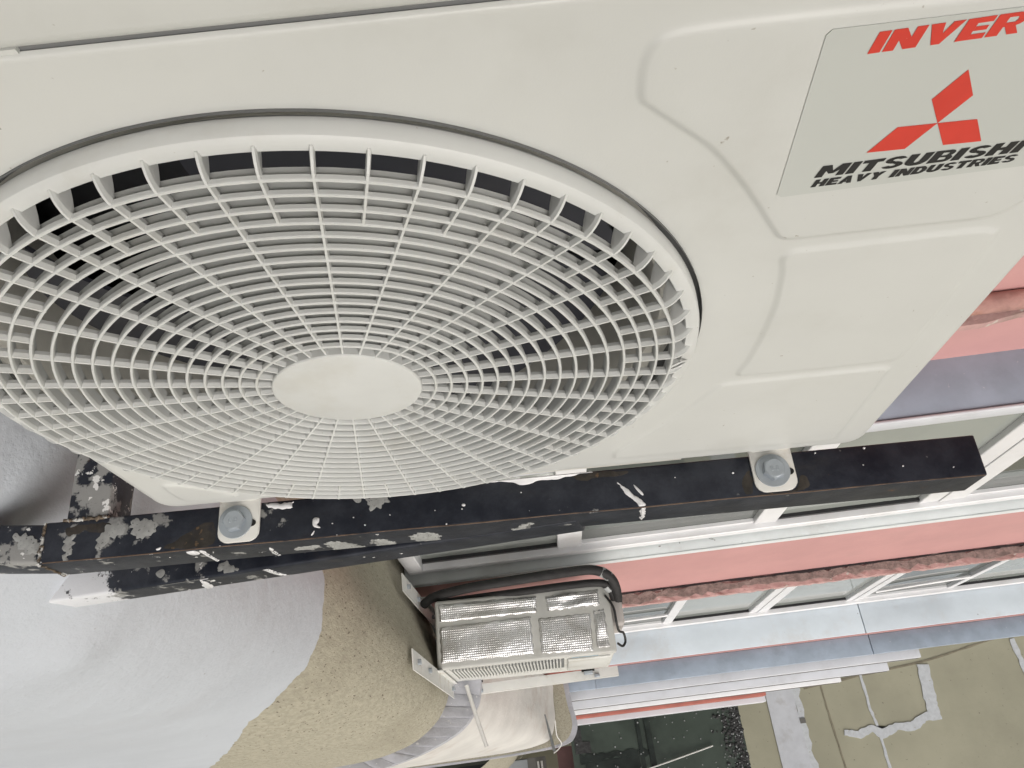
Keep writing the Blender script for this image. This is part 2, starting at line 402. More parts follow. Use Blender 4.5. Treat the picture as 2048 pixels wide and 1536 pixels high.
kerb = slab('white_kerb_strip', [(2.262, -6), (2.57, -6), (2.57, .62), (2.275, .62)], .002, .012, M['kerb'], pave)
slab('worn_kerb_edge', ribbon([(2.60, .60), (2.60, .2), (2.585, -.2), (2.60, -1)], [.10, .06, .09, .05], 3), .002, .008, M['seam'], pave)
slab('drain_plate', [(2.57, .20), (2.63, .20), (2.63, .25), (2.57, .25)], .0085, .016, M['darkgrey'], pave)
for x0, wd in ((2.885, .018),):
    slab('dark_joint', ribbon([(x0, .56), (x0 + .01, .2), (x0 + .03, -.3), (x0 + .05, -2)], [wd] * 4, 5, .2), .0, .005, M['joint'], pave)
slab('thin_seam', ribbon([(3.336, .60), (3.34, .25), (3.366, 0.0), (3.36, -.3), (3.39, -2)], [.028] * 5, 6, .2), .001, .0065, M['seam'], pave)
slab('mended_crack', ribbon([(4.03, .62), (4.0, .36), (3.985, .2), (3.99, .06)], [.12, .13, .125, .11], 7, .06), .002, .010, M['seam'], pave)
slab('mended_crack', ribbon([(3.97, .12), (3.86, .10), (3.72, .03), (3.55, .05), (3.38, .0), (3.30, .07), (3.15, .02), (3.0, .06)], [.10, .08, .10, .07, .10, .07, .08, .05], 8, .09), .001, .0085, M['seam'], pave)
slab('mended_crack', ribbon([(5.06, .76), (5.08, .5), (5.1, .2)], [.05, .06, .05], 9, .15), .001, .0085, M['seam'], pave)
slab('long_joint', ribbon([(2.70, .535), (3.4, .60), (4.1, .655), (4.83, .775), (6.0, .9)], [.02] * 5, 10, .25), .0, .0045, M['joint'], pave)

# ---- green sheet roof below
roof = empty('low_green_roof', (0, 0, H - 8.0))
slab('roof_sheet', [(.10, -3), (1.62, -3), (1.65, .55), (.10, .55)], -.06, 0, M['green'], roof)
tag(roof, 'dark green dirty flat roof beside the beige pavement with grit along its edge', 'roof')
box('painted_shadow_bar', (.70, -2.9, .0005), (.735, .42, .012), M['green_shadow'], roof)  # low dark bars standing in for shadows on the roof sheet
box('painted_shadow_bar', (.78, -2.9, .0005), (.83, .42, .016), M['green_shadow'], roof)
slab('dark_patch', ribbon([(.16, .115), (.40, .12), (.62, .105), (.80, .11)], [.07, .04, .06, .05], 41, .3), .0, .005, M['green_shadow'], roof)  # shadow on the roof painted as a thin dark sheet
slab('dark_patch', [(.18, -.9), (.68, -.9), (.69, .085), (.42, .09), (.2, .08)], .0, .0035, M['green_shadow'], roof)  # broad roof shadow, likewise a dark sheet
slab('dark_patch', [(.13, .16), (.27, .16), (.27, .25), (.20, .26), (.20, .40), (.13, .41)], .0, .006, M['gravel'], roof)
tube('pale_wire', [(.35, -.09, .02), (.8, -.02, .03), (1.35, .085, .02)], .006, M['whitepipe'], roof, n=6, smooth_n=6)
bm = bmesh.new()
for i in range(900):
    x = 1.64 - abs(rng.normal(0, .075)); y = rng.uniform(-1.2, .40); s = rng.uniform(.006, .02)
    r = bmesh.ops.create_icosphere(bm, subdivisions=1, radius=s)
    for v in r['verts']: v.co = Vector((x + v.co.x, y + v.co.y * rng.uniform(.7, 1.2), .004 + v.co.z * .5))
gr = from_bm('grit_strip', bm, M['gravel'], roof); gr['kind'] = 'stuff'
bm = bmesh.new()
for i in range(260):
    if i < 150: x = 1.64 - abs(rng.normal(0, .12))
    else: x = rng.uniform(.15, 1.6)
    y = rng.uniform(-.6, .40); s = rng.uniform(.003, .0085)
    r = bmesh.ops.create_icosphere(bm, subdivisions=1, radius=s)
    for v in r['verts']: v.co = Vector((x + v.co.x, y + v.co.y, .012 + v.co.z * .5))
gr = from_bm('pale_crumbs', bm, M['pebble'], roof); gr['kind'] = 'stuff'

# ---- pink facade building ------------------------------------------------
F = empty('pink_building', (0, 0, H), (0, 0, -.008))
tag(F, 'salmon pink apartment facade with white window rows, sills and grey ledges', 'building')
YG = .91
XR = 7.0
box('wall_band', (-.9, .88, -1.985), (XR, 1.25, 3.5), M['pink'], F)
box('wall_band', (-.63, .88, -4.61), (XR, 1.25, -3.64), M['pink'], F)
box('overhead_light_blocker', (-3.2, -.95, .80), (XR, .9, .98), M['light_blocker'], F)  # added out of view to keep overhead light off the upper unit
box('wall_back', (-.9, 1.02, -9.49), (XR, 1.25, -1.99), M['darkgrey'], F)
# rusted bar and grey sheet ledge over the upper windows
bar = tube('rusty_bar', [(-.5, .858, -1.645), (.7, .856, -1.64), (1.6, .858, -1.645), (XR, .858, -1.64)], .024, M['rustbar'], F, n=14, smooth_n=10)
slab('ragged_line', ribbon([(.6, .865), (1.2, .866), (2.2, .865), (4, .866)], [.05, .06, .05, .05], 21, .3), -1.715, -1.69, M['pink_dirty'], F)  # ragged duller strip just under the bar
box('grey_ledge', (-.55, .728, -2.0), (XR, .9, -1.972), M['slate'], F, bevel=.006)
box('ledge_nosing', (-.55, .716, -2.018), (XR, .7265, -1.966), M['lav'], F, bevel=.004)

def window_row(z0, z1, x0, x1, mulls, panes, extra=()):
    """frame > mullions, panes; z0 bottom, z1 top"""
    bm = bmesh.new()
    bm_box(bm, (x0, YG - .035, z0), (x1, YG + .03, z0 + .05)); bm_box(bm, (x0, YG - .035, z1 - .06), (x1, YG + .03, z1))
    bm_box(bm, (x0, YG - .034, z0 + .05), (x0 + .07, YG + .03, z1 - .06))
    bm_box(bm, (x1 - .07, YG - .034, z0 + .05), (x1, YG + .03, z1 - .06))
    bmesh.ops.bevel(bm, geom=list(bm.edges), offset=.004, segments=1, affect='EDGES')
    f = from_bm('window', bm, M['white'], F)
    for a, b in mulls:
        bm = bmesh.new()
        wd = b - a
        bm_box(bm, (a, YG - .012, z0 + .05), (b, YG + .03, z1 - .06))
        if wd > .11:
            bm_box(bm, (a + wd * .42, YG - .017, z0 + .052), (a + wd * .70, YG - .0121, z1 - .062))
        bmesh.ops.bevel(bm, geom=list(bm.edges), offset=.003, segments=1, affect='EDGES')
        from_bm('mullion', bm, M['white'], f)
    edges = [x0 + .07] + [q for p in mulls for q in p] + [x1 - .07]
    for i in range(len(edges) // 2):
        a, b = edges[2 * i], edges[2 * i + 1]
        mesh('pane', [(a, YG + .012, z0 + .05), (b, YG + .012, z0 + .05), (b, YG + .012, z1 - .06), (a, YG + .012, z1 - .06)], [(0, 1, 2, 3)], M[panes[i % len(panes)]], f)
        # inner sash edge
        bm = bmesh.new()
        bm_box(bm, (a, YG - .004, z0 + .0505), (b, YG + .011, z0 + .072))
        from_bm('sash_gasket', bm, M['black'] if panes[i % len(panes)] == 'glass_l' else M['white'], f)
    return f
wm = window_row(-3.585, -2.25, -.575, 6.6, [(.096, .201), (.968, 1.069), (1.701, 1.905), (2.75, 2.86), (3.6, 3.8), (4.7, 4.8)], ['glass_l', 'glass', 'glass_l', 'glass'])
sl = box('sill', (-.60, .835, -3.63), (6.7, YG + .02, -3.602), M['sill'], F, bevel=.004)
box('sill_lip', (-.60, .8315, -3.645), (6.7, .8345, -3.6005), M['sill'], sl)
# lower row
wl = window_row(-6.095, -4.75, -.3, 6.6, [(.837, .905), (1.464, 1.60), (2.165, 2.29), (2.9, 2.945), (3.7, 3.8), (4.6, 4.7)], ['glass', 'glass_l', 'glass_l', 'glass', 'glass_l'])
tube('curtain_wire', [(2.30, YG - .01, -5.80), (2.6, YG - .012, -5.70), (2.9, YG - .01, -5.66)], .011, M['white'], wl, n=6)
tube('curtain_wire', [(.2, YG - .01, -5.72), (.5, YG - .012, -5.70), (.835, YG - .01, -5.68)], .011, M['white'], wl, n=6)
# crumbling pink ledge above the lower windows
bm = bmesh.new()
n = 260; ys = [.895, .868, .845, .822, .803, .8]
vs = []; fs = []
for i in range(n + 1):
    x = -.5 + (6.9) * i / n
    for j, y in enumerate(ys):
        jz = rng.normal(0, .0022) if 0 < j < 5 else 0
        jy = rng.normal(0, .0018) if j >= 3 else 0
        z = -4.606 - (.025 if j == 5 else 0) + jz
        vs.append((x, y + jy, z))
k = len(ys)
for i in range(n):
    for j in range(k - 1):
        fs.append((i * k + j, i * k + j + 1, (i + 1) * k + j + 1, (i + 1) * k + j))
led = mesh('crumbling_ledge', vs, fs, M['pink_dirty'], F)
box('ledge_core', (-.5, .812, -4.64), (6.4, .95, -4.622), M['pink'], F)
slab('grime_strip', ribbon([(-.4, .845), (.5, .842), (1.2, .850), (2.2, .846), (3.4, .850), (5, .846)], [.040, .046, .040, .044, .038, .04], 33, .35, 20), -4.6065, -4.5985, M['grime'], F)
slab('ledge_crack', ribbon([(-.4, .872), (.6, .872), (1.4, .871), (2.2, .873), (3.2, .871), (4.5, .872)], [.010, .006, .012, .007, .014, .01], 31, .4, 14), -4.6075, -4.598, M['black'], F)
# broad pale sill sheets and zinc flashing below them
for i, (a, b) in enumerate(((-.28, 2.262), (2.268, 6.7))):
    box('sheet_sill', (a, .672, -6.125), (b, .905, -6.099), M['sillblue'], F, bevel=.003)
box('pink_bead', (-.28, .664, -6.13), (6.7, .6715, -6.105), M['pink'], F)
for i, (a, b) in enumerate(((-.21, .30), (.303, 2.284), (2.29, 6.7))):
    box('zinc_flashing', (a, .528, -6.16), (b, .663, -6.13 - .002 * i), M['slate'], F, bevel=.003)
for i, (yf, z, xl, xr, mm) in enumerate(((.475, -6.2, .01, 2.636, 'lav'), (.422, -6.32, .024, 2.434, 'lav'), (.394, -6.44, .046, 2.113, 'white'), (.373, -6.56, .12, 1.577, 'redtrim'), (.336, -6.68, .125, 1.594, 'lav'))):
    t = box('stepped_trim', (xl, yf, z - .11), (xr, .62 - .004 * i, z), M[mm], F, bevel=.004)
    if i < 3:
        box('trim_groove', (xl + .01, yf - .004, z - .045), (xr - .01, yf - .0005, z - .03), M['darkgrey'], t)
box('red_strip', (-.24, .62, -5.98), (.28, .70, -5.95), M['redtrim'], F)

# ---- rounded tower on the left ------------------------------------------
T = empty('rounded_tower', (0, 0, H))
tag(T, 'rounded plaster tower, white paint above beige roughcast, holding both unit brackets', 'building')
PROF = [(-.62, 1.05), (-.585, .85), (-.505, .6), (-.465, .45), (-.50, .33), (-.585, .245), (-.71, .19), (-.93, .16), (-1.5, .15), (-3, .15)]
D = spline(PROF, 14)
SS = np.r_[0, np.cumsum(np.hypot(*np.diff(D, axis=0).T))]
BS = [0, .3, .5, .57, .613, .688, .734, .808, .882, .978, 1.158, 1.39, 1.8, 3.4]
BZ = [-.9, -1.1, -1.35, -1.6, -1.718, -1.746, -1.781, -1.807, -1.84, -1.91, -2.256, -2.723, -3.3, -3.6]
NCOL = 240
cols = np.unique(np.r_[np.linspace(0, .45, 30), np.linspace(.45, 1.35, 170), np.linspace(1.35, SS[-1], 45)]); NCOL = len(cols)
cx = np.interp(cols, SS, D[:, 0]); cy = np.interp(cols, SS, D[:, 1])
nx = np.gradient(cy, cols); ny = -np.gradient(cx, cols); ln = np.hypot(nx, ny); nx, ny = -nx / ln, -ny / ln
bz = np.interp(cols, BS, BZ) + np.convolve(rng.normal(0, .012, NCOL + 4), np.ones(5) / 5, 'valid')
def lownoise(s, z, seed):
    r = np.random.default_rng(seed); v = 0
    for q in range(7):
        a, b, p = r.uniform(-9, 9), r.uniform(-9, 9), r.uniform(0, 6.28)
        v = v + np.sin(a * s + b * z + p)
    return v / 7
def wall_part(name, zlo, zhi, rows, m, off, seed, amp=.006):
    vs, fs = [], []
    for i in range(NCOL):
        for j in range(rows + 1):
            t = j / rows
            z = zlo[i] + (zhi[i] - zlo[i]) * (t ** 2.2 if amp and off else t)
            o = off + amp * lownoise(cols[i], z, seed)
            if amp and off: o += .058 * math.exp(-((cols[i] - .87) / .24) ** 2 - ((z + .97) / (.17 if z > -.97 else .6)) ** 2) + .010 * math.exp(-((cols[i] - .868) / .03) ** 2 - ((z + .965) / .035) ** 2)
            vs.append((cx[i] + nx[i] * o, cy[i] + ny[i] * o, z))
    k = rows + 1
    for i in range(NCOL - 1):
        for j in range(rows):
            fs.append((i * k + j, (i + 1) * k + j, (i + 1) * k + j + 1, i * k + j + 1))
    return mesh(name, vs, fs, m, T, smooth=True)
ones = np.ones(NCOL)
# choose the outward side
if nx[NCOL // 6] < 0: nx, ny = -nx, -ny
wall_part('white_painted_wall', bz, ones * 3.0, 130, M['stucco_w'], .003, 1, .0022)
wall_part('beige_roughcast_wall', ones * -4.05, bz + .004, 60, M['stucco_b'], 0.0, 1)
# ring of coping stones at the foot of the roughcast
OUT = [(-.30, .62), (-.328, .394), (-.367, .304), (-.433, .238), (-.553, .183), (-.71, .14), (-.90, .118), (-1.5, .10), (-2.6, .10)]
INN = [(-.515, .62), (-.47, .404), (-.514, .309), (-.591, .241), (-.708, .19), (-.80, .175), (-.95, .158), (-1.5, .15), (-2.6, .15)]
OD, ID = spline(OUT, 10), spline(INN, 10)
bands = np.linspace(0, len(OD) - 1, 15)
for q in range(14):
    a, b = bands[q], bands[q + 1]
    ts = np.linspace(a + .02, b - .02, 6)
    f = lambda Dd, t: (float(np.interp(t, range(len(Dd)), Dd[:, 0])), float(np.interp(t, range(len(Dd)), Dd[:, 1])))
    po = [f(OD, t) for t in ts]; pi = [f(ID, t) for t in ts]
    dz = rng.normal(0, .004)
    slab('coping_stone', po + [(x - .03, y + .02) for x, y in pi[::-1]], -3.98, -3.90 + dz * .3, M['coping'], T, bevel=.002)
ringq = [(x - .012, y + .008) for x, y in OD]
# flared render below the coping, down to the lower storey
LOW = [(.01, .62), (-.005, .48), (-.013, .351), (-.06, .24), (-.16, .205), (-.30, .19), (-.5, .185), (-1.2, .18), (-2.6, .18)]
LD = spline(LOW, 10)
OD2 = OD.copy(); OD2[:, 0] -= .02; OD2[:, 1] += .015
vs, fs = [], []
NR = 10
for i in range(len(OD2)):
    for j in range(NR + 1):
        t = j / NR; e = t ** 1.25
        vs.append((OD2[i, 0] * (1 - e) + LD[i, 0] * e, OD2[i, 1] * (1 - e) + LD[i, 1] * e, -3.97 - 2.03 * t))
k = NR + 1
for i in range(len(OD2) - 1):
    for j in range(NR):
        fs.append((i * k + j, i * k + j + 1, (i + 1) * k + j + 1, (i + 1) * k + j))
mesh('flared_render', vs, fs, M['flare'], T, smooth=True)
# beige lower rim and its lavender edge
RIM = [(.075, .62), (.085, .45), (.101, .31), (.055, .222), (-.04, .19), (-.2, .178), (-.41, .172), (-.75, .17), (-2.6, .17)]
RD = spline(RIM, 8)
def ringslab(name, A, B, z0, z1, m):
    vs, fs = [], []; n = len(A)
    for i in range(n):
        vs += [(A[i][0], A[i][1], z0), (A[i][0], A[i][1], z1), (B[i][0], B[i][1], z1), (B[i][0], B[i][1], z0)]
    for i in range(n - 1):
        for q in range(4):
            fs.append((i * 4 + q, i * 4 + (q + 1) % 4, (i + 1) * 4 + (q + 1) % 4, (i + 1) * 4 + q))
    fs += [(0, 1, 2, 3), tuple((n - 1) * 4 + q for q in (3, 2, 1, 0))]
    bm = bmesh.new(); me = bpy.data.meshes.new(name); me.from_pydata(vs, [], fs); bm.from_mesh(me)
    return from_bm(name, bm, m, T, smooth=True, angle=40)
ringslab('mortar_bed', [(x - .04, y + .03) for x, y in ID], ringq, -3.985, -3.906, M['coping'])
LD8 = spline(LOW, 8)
ringslab('beige_rim', [(x - .05, y + .02) for x, y in LD8], [(x, y + .004) for x, y in RD], -6.12, -6.02, M['stucco_b'])
RO = [(x + .035 * min(1, max(0, (x + .2) * 4)), y - .008) for x, y in RD]
ringslab('lavender_rim', [(x - .004, y + .003) for x, y in RD], RO, -6.14, -6.03, M['coping'])
wall_part('lower_wall', ones * -9.49, ones * -6.13, 12, M['stucco_b'], .12, 4, .0)

# ---- things at the foot of the tower
pl = empty('red_roof_strip', (0, 0, H - 8.4))
slab('strip', [(-.07, -2), (.18, -2), (.165, .25), (-.04, .25)], -.05, 0, M['brown'], pl)
tag(pl, 'dull red roof strip between the rounded tower and the green roof', 'roof')
pn = empty('grey_balcony_floor', (0, 0, H - 8.7))
slab('floor_slab', [(-3.0, -2.5), (-.16, -2.5), (-.16, .20), (-3.0, .20)], -.08, 0, M['darkgrey'], pn)
slab('pale_mat', [(-.62, -2.4), (-.34, -2.4), (-.34, .19), (-.62, .19)], .001, .012, M['midgrey'], pn)
for x in (-.235, -.20):
    tube('rail', [(x, .16, .05), (x + .005, -.6, .05), (x + .01, -2.3, .05)], .010, M['whitepipe'], pn, n=8, smooth_n=3)
box('white_box', (-1.35, -.1, .001), (-.96, .14, .22), M['sill'], pn, bevel=.01)
tag(pn, 'dark grey balcony floor under the tower with pale mat and rails', 'balcony')

# ================================================================== UPPER AIR CONDITIONER
AO = (-.01396, .25048, H - .70383)
AC = empty('outdoor_unit', AO, (.005345, 0, -.0398617))
tag(AC, 'large cream outdoor air conditioner with round fan grille filling the foreground', 'air conditioner')
U0, V0, RG = -.0909, .2397, .2287
HW, HT, DEP = .3225, .505, .272

def rrect(u0, u1, v0, v1, rb, rt_, n=8):
    P = []
    for (cxx, cyy, r, a0) in ((u1 - rb, v0 + rb, rb, -90), (u1 - rt_, v1 - rt_, rt_, 0), (u0 + rt_, v1 - rt_, rt_, 90), (u0 + rb, v0 + rb, rb, 180)):
        for i in range(n + 1):
            a = R_(a0 + 90 * i / n); P.append((cxx + r * math.cos(a), cyy + r * math.sin(a)))
    return np.array(P)

def resample(P, step, closed=True):
    P = np.array(P, float)
    if closed: P = np.vstack([P, P[:1]])
    d = np.r_[0, np.cumsum(np.hypot(*np.diff(P, axis=0).T))]
    n = max(8, int(d[-1] / step)); t = np.linspace(0, d[-1], n, endpoint=False)
    return np.c_[np.interp(t, d, P[:, 0]), np.interp(t, d, P[:, 1])]

def sdf(poly, Q):
    """signed distance (negative inside) of points Q to closed polyline"""
    A = poly; B = np.roll(poly, -1, axis=0)
    best = np.full(len(Q), 1e9); ins = np.zeros(len(Q), bool)
    for a, b in zip(A, B):
        ab = b - a; t = np.clip(((Q - a) @ ab) / (ab @ ab + 1e-18), 0, 1)
        d = np.hypot(*(Q - a - t[:, None] * ab).T); best = np.minimum(best, d)
        c = ((a[1] > Q[:, 1]) != (b[1] > Q[:, 1]))
        with np.errstate(divide='ignore', invalid='ignore'):
            xi = (b[0] - a[0]) * (Q[:, 1] - a[1]) / (b[1] - a[1]) + a[0]
        ins ^= c & (Q[:, 0] < xi)
    return np.where(ins, -best, best)

def smooth_poly(P, n=5):
    P = np.array(P, float); Q = []
    N_ = len(P)
    for i in range(N_):
        p0, p1, p2, p3 = P[i - 1], P[i], P[(i + 1) % N_], P[(i + 2) % N_]
        for t in np.linspace(0, 1, n, endpoint=False):
            Q.append(.5 * ((2 * p1) + (-p0 + p2) * t + (2 * p0 - 5 * p1 + 4 * p2 - p3) * t * t + (-p0 + 3 * p1 - 3 * p2 + p3) * t ** 3))
    return np.array(Q)

# pressed fields of the front panel (u,v) in metres
FIELD_A = [(.0836, .479), (.0888, .4845), (.1054, .4868), (.1572, .4875), (.23, .4875), (.278, .487), (.2875, .484), (.2905, .476), (.2905, .42), (.2895, .365), (.286, .3525), (.2785, .3455), (.268, .343), (.2168, .3423), (.1773, .3415), (.1668, .3435), (.1599, .3526), (.1455, .3774), (.1312, .400), (.1159, .4205), (.0979, .4379), (.0868, .4485), (.0822, .4545), (.0816, .470)]
FIELD_B = [(.1722, .322), (.1748, .3285), (.1858, .3298), (.2478, .3318), (.2766, .3322), (.2850, .3295), (.2880, .322), (.2902, .2466), (.2902, .186), (.2875, .178), (.280, .1745), (.222, .1725), (.1814, .1745), (.1758, .1775), (.1757, .1835), (.1785, .2005), (.1803, .233), (.1800, .2707), (.1755, .3076)]
FIELD_C = [(.1645, .1585), (.1725, .1625), (.2238, .1635), (.2800, .1640), (.2878, .161), (.2900, .153), (.2912, .0839), (.2912, .029), (.2880, .0225), (.2800, .0205), (.2166, .0215), (.1050, .0255), (.0960, .0295), (.0945, .036), (.0986, .0500), (.1216, .0838), (.149, .128), (.1600, .1515)]
FIELD_D = [(-.2935, .062), (-.2845, .0655), (-.2700, .0565), (-.2500, .0370), (-.2435, .0245), (-.2500, .0175), (-.2798, .0165), (-.2905, .0215), (-.2945, .040)]
FIELDS = [resample(smooth_poly(p), .0025) for p in (FIELD_A, FIELD_B, FIELD_C, FIELD_D)]
OUTL = resample(rrect(-HW, HW, 0, HT, .020, .004, 10), .006)
FILL = .0085

def front_panel():
    pts = []
    gx = np.arange(-HW + .012, HW - .011, .007); gy = np.arange(.012, HT - .008, .007)
    G = np.array([(x, y) for x in gx for y in gy])
    circ = np.array([(U0 + RG * math.cos(a), V0 + RG * math.sin(a)) for a in np.linspace(0, 2 * math.pi, 361)[:-1]])
    con = []
    for P in FIELDS:
        t = np.roll(P, -1, 0) - np.roll(P, 1, 0); nn = np.c_[t[:, 1], -t[:, 0]]; nn /= np.hypot(*nn.T)[:, None]
        for o in (-.0028, -.0016, -.0005, .0005, .0016, .0028): con.append(P + nn * o)
    edge = []
    t = np.roll(OUTL, -1, 0) - np.roll(OUTL, 1, 0); nn = np.c_[t[:, 1], -t[:, 0]]; nn /= np.hypot(*nn.T)[:, None]
    for o in (.0007, .0018, .0035, .006, .0088): edge.append(OUTL - nn * o)
    extra = np.vstack(con + edge)
    allp = np.vstack([extra, G])
    dF = np.min([np.abs(sdf(P, G)) for P in FIELDS], axis=0)
    keep = np.r_[np.ones(len(extra), bool), dF > .005]
    rr = np.hypot(allp[:, 0] - U0, allp[:, 1] - V0)
    keep &= (rr > RG + .0012)
    keep &= sdf(OUTL, allp) < -.0005
    allp = allp[keep]
    P = np.vstack([OUTL, circ, allp])
    n0, n1 = len(OUTL), len(circ)
    edges = [(i, (i + 1) % n0) for i in range(n0)] + [(n0 + i, n0 + (i + 1) % n1) for i in range(n1)]
    r = delaunay_2d_cdt([Vector((float(x), float(y))) for x, y in P], edges, [], 1, 1e-7)
    V = np.array([(v.x, v.y) for v in r[0]])
    fs = []
    for f in r[2]:
        c = V[list(f)].mean(0)
        if math.hypot(c[0] - U0, c[1] - V0) < RG * .9999: continue
        fs.append(tuple(f))
    h = np.zeros(len(V))
    for P_ in FIELDS:
        s = sdf(P_, V); q = np.clip((.0026 - s) / .0052, 0, 1); h += .0018 * q * q * (3 - 2 * q)
    d = -sdf(OUTL, V)
    fl = np.where((V[:, 1] > HT - .009) & (np.abs(V[:, 0]) < HW - .009), .0022, FILL)
    e = np.clip(fl - d, 0, fl)
    h -= fl - np.sqrt(np.maximum(fl ** 2 - e ** 2, 0))
    # slight rolled edge at the fan opening
    rr = np.hypot(V[:, 0] - U0, V[:, 1] - V0)
    q = np.clip((RG + .004 - rr) / .004, 0, 1); h -= .0012 * q * q
    vs = [(V[i, 0], -h[i], V[i, 1]) for i in range(len(V))]
    me = bpy.data.meshes.new('front_panel'); me.from_pydata(vs, [], fs); me.update()
    bm = bmesh.new(); bm.from_mesh(me); bmesh.ops.recalc_face_normals(bm, faces=bm.faces)
    if sum(f.normal.y for f in bm.faces) > 0: bmesh.ops.reverse_faces(bm, faces=bm.faces)
    bm.to_mesh(me); bm.free(); me.shade_smooth()
    return link('front_panel', me, M['ac'], AC)
front_panel()
# casing behind the front panel
vs, fs = [], []
O2 = OUTL; n = len(O2)
for y in (FILL, DEP):
    vs += [(x, y, z) for x, z in O2]
for i in range(n): fs.append((i, (i + 1) % n, n + (i + 1) % n, n + i))
fs.append(tuple(range(n, 2 * n)))
mesh('casing', vs, fs, M['ac'], AC, smooth=True, angle=30)
# top cover with its folded front flange
bm = bmesh.new()
bm_box(bm, (-HW - .002, -.0020, .5068), (HW + .002, DEP + .002, .5420))
bmesh.ops.bevel(bm, geom=list(bm.edges), offset=.007, segments=4, profile=.5, affect='EDGES')
tcov = from_bm('top_cover', bm, M['ac'], AC, smooth=True, angle=60)
box('cover_seam', (-HW + .003, .0030, .5030), (HW - .003, .02, .5100), M['groove'], AC)  # dark strip painted in for the shade under the cover edge
box('seam_clip', (-.156, .0006, .5052), (-.146, .0029, .5074), M['ac'], AC)
# shroud (bell mouth) behind the grille
revolve('groove_wall', [(RG, .0006), (RG - .0004, -.009), (.2225, -.0095), (.2190, -.0160)], M['groove'], AC, n=120, cen=(U0, V0), closed=False)
revolve('fan_shroud', [(.2200, -.0162), (.2135, -.014), (.206, -.018), (.2015, -.028), (.2005, -.05), (.2005, -.10), (.215, -.115)], M['shroud'], AC, n=120, cen=(U0, V0), closed=False)
revolve('coil_panel', [(.0001, -.135), (.12, -.135), (.235, -.135), (.235, -.112)], M['coil'], AC, n=48, cen=(U0, V0), closed=False)
# fan
fan = revolve('fan', [(.0001, -.022), (.040, -.022), (.046, -.028), (.048, -.09), (.0001, -.09)], M['blade'], AC, n=48, cen=(U0, V0), closed=False)
def blade(a0):
    vs, fs = [], []; nr, na = 10, 18
    th = .003
    for side in (0, 1):
        for i in range(nr + 1):
            r = .044 + (.190 - .044) * i / nr
            for j in range(na + 1):
                t = j / na
                a = R_(a0 + (-20 * (i / nr) ** 1.5) + t * (95 - 8 * i / nr))
                h = -.028 - .052 * t - .010 * math.sin(math.pi * t) - side * th
                vs.append((U0 + r * math.cos(a), -h, V0 + r * math.sin(a)))
    k = na + 1; off = (nr + 1) * k
    for i in range(nr):
        for j in range(na):
            q = (i * k + j, (i + 1) * k + j, (i + 1) * k + j + 1, i * k + j + 1)
            fs.append(q); fs.append(tuple(off + x for x in q[::-1]))
    for j in range(na):
        fs.append((nr * k + j, off + nr * k + j, off + nr * k + j + 1, nr * k + j + 1))
    for i in range(nr):
        fs.append((i * k, off + i * k, off + (i + 1) * k, (i + 1) * k)); fs.append((i * k + na, (i + 1) * k + na, off + (i + 1) * k + na, off + i * k + na))
    mesh('blade', vs, fs, M['blade'], fan, smooth=True, angle=40)
BLADE0 = 40
for q in range(3): blade(BLADE0 + 120 * q)

# grille: rim > rings, ribs, hub cap
NRING, R0, PIT = 16, .0465, .01011
hfun = lambda r: .0134 + .005 * (r - R0) / .1618
grille = revolve('fan_grille', [(.2254, -.0010), (.2261, .0004), (.2259, .0070), (.2250, .0092), (.2232, .0104), (.2200, .0108), (.2172, .0104), (.2164, .0088), (.2164, .0015), (.2178, -.0010)], M['grille'], AC, n=160, cen=(U0, V0), angle=28)
for kx in range(1, NRING + 1):
    r = R0 + PIT * kx; h = hfun(r); dp = .0090 if kx < NRING else .0080
    revolve('ring', [(r - .0006, h), (r + .0006, h), (r + .0009, h - .0005), (r + .0011, h - .0027), (r - .0006, h - .0029), (r - .0007, h - dp), (r - .0012, h - dp), (r - .0011, h - .0029), (r - .0012, h - .0027), (r - .0009, h - .0005)], M['grille'], grille, n=120, cen=(U0, V0), angle=25)
revolve('hub_cap', [(.0001, .0150), (.0455, .0150), (.0470, .0146), (.0476, .0136), (.0476, .0030), (.0455, .0030), (.0001, .0030)], M['grille'], grille, n=96, cen=(U0, V0), closed=False, angle=25)

def rib_mesh(name, rin):
    def hh(r): return hfun(r) - .00020
    ro = R0 + PIT * NRING
    rs = list(np.linspace(rin, ro, 5)) + [.2100, .2130, .2160, .2175, .2190, .2210]
    finh = {.2100: .0182, .2130: .0174, .2160: .0158, .2175: .0147, .2190: .0133, .2210: .0111}
    finb = {.2100: .0080, .2130: .0015, .2160: .0002, .2175: .0002, .2190: .0060, .2210: .0080}
    vs, fs = [], []
    for r in rs:
        f = finh.get(r, hh(r)); b = finb.get(r, hh(r) - .0052)
        mid = max(f - .0028, b + .0006)
        for wdt, h in ((.0006, f), (.0011, mid), (.0006, b), (-.0006, b), (-.0011, mid), (-.0006, f)):
            vs.append((r, -h, wdt))
    n = len(rs)
    for i in range(n - 1):
        for q in range(6):
            fs.append((i * 6 + q, i * 6 + (q + 1) % 6, (i + 1) * 6 + (q + 1) % 6, (i + 1) * 6 + q))
    fs += [tuple(range(6)), tuple((n - 1) * 6 + q for q in range(6))[::-1]]
    me = bpy.data.meshes.new(name); me.from_pydata(vs, [], fs); me.update()
    bm = bmesh.new(); bm.from_mesh(me)
    bmesh.ops.recalc_face_normals(bm, faces=bm.faces); bm.to_mesh(me); bm.free()
    me.materials.append(M['grille'])
    return me
rib_full = rib_mesh('rib', .0465); rib_short = rib_mesh('short_rib', R0 + PIT * 12.9)
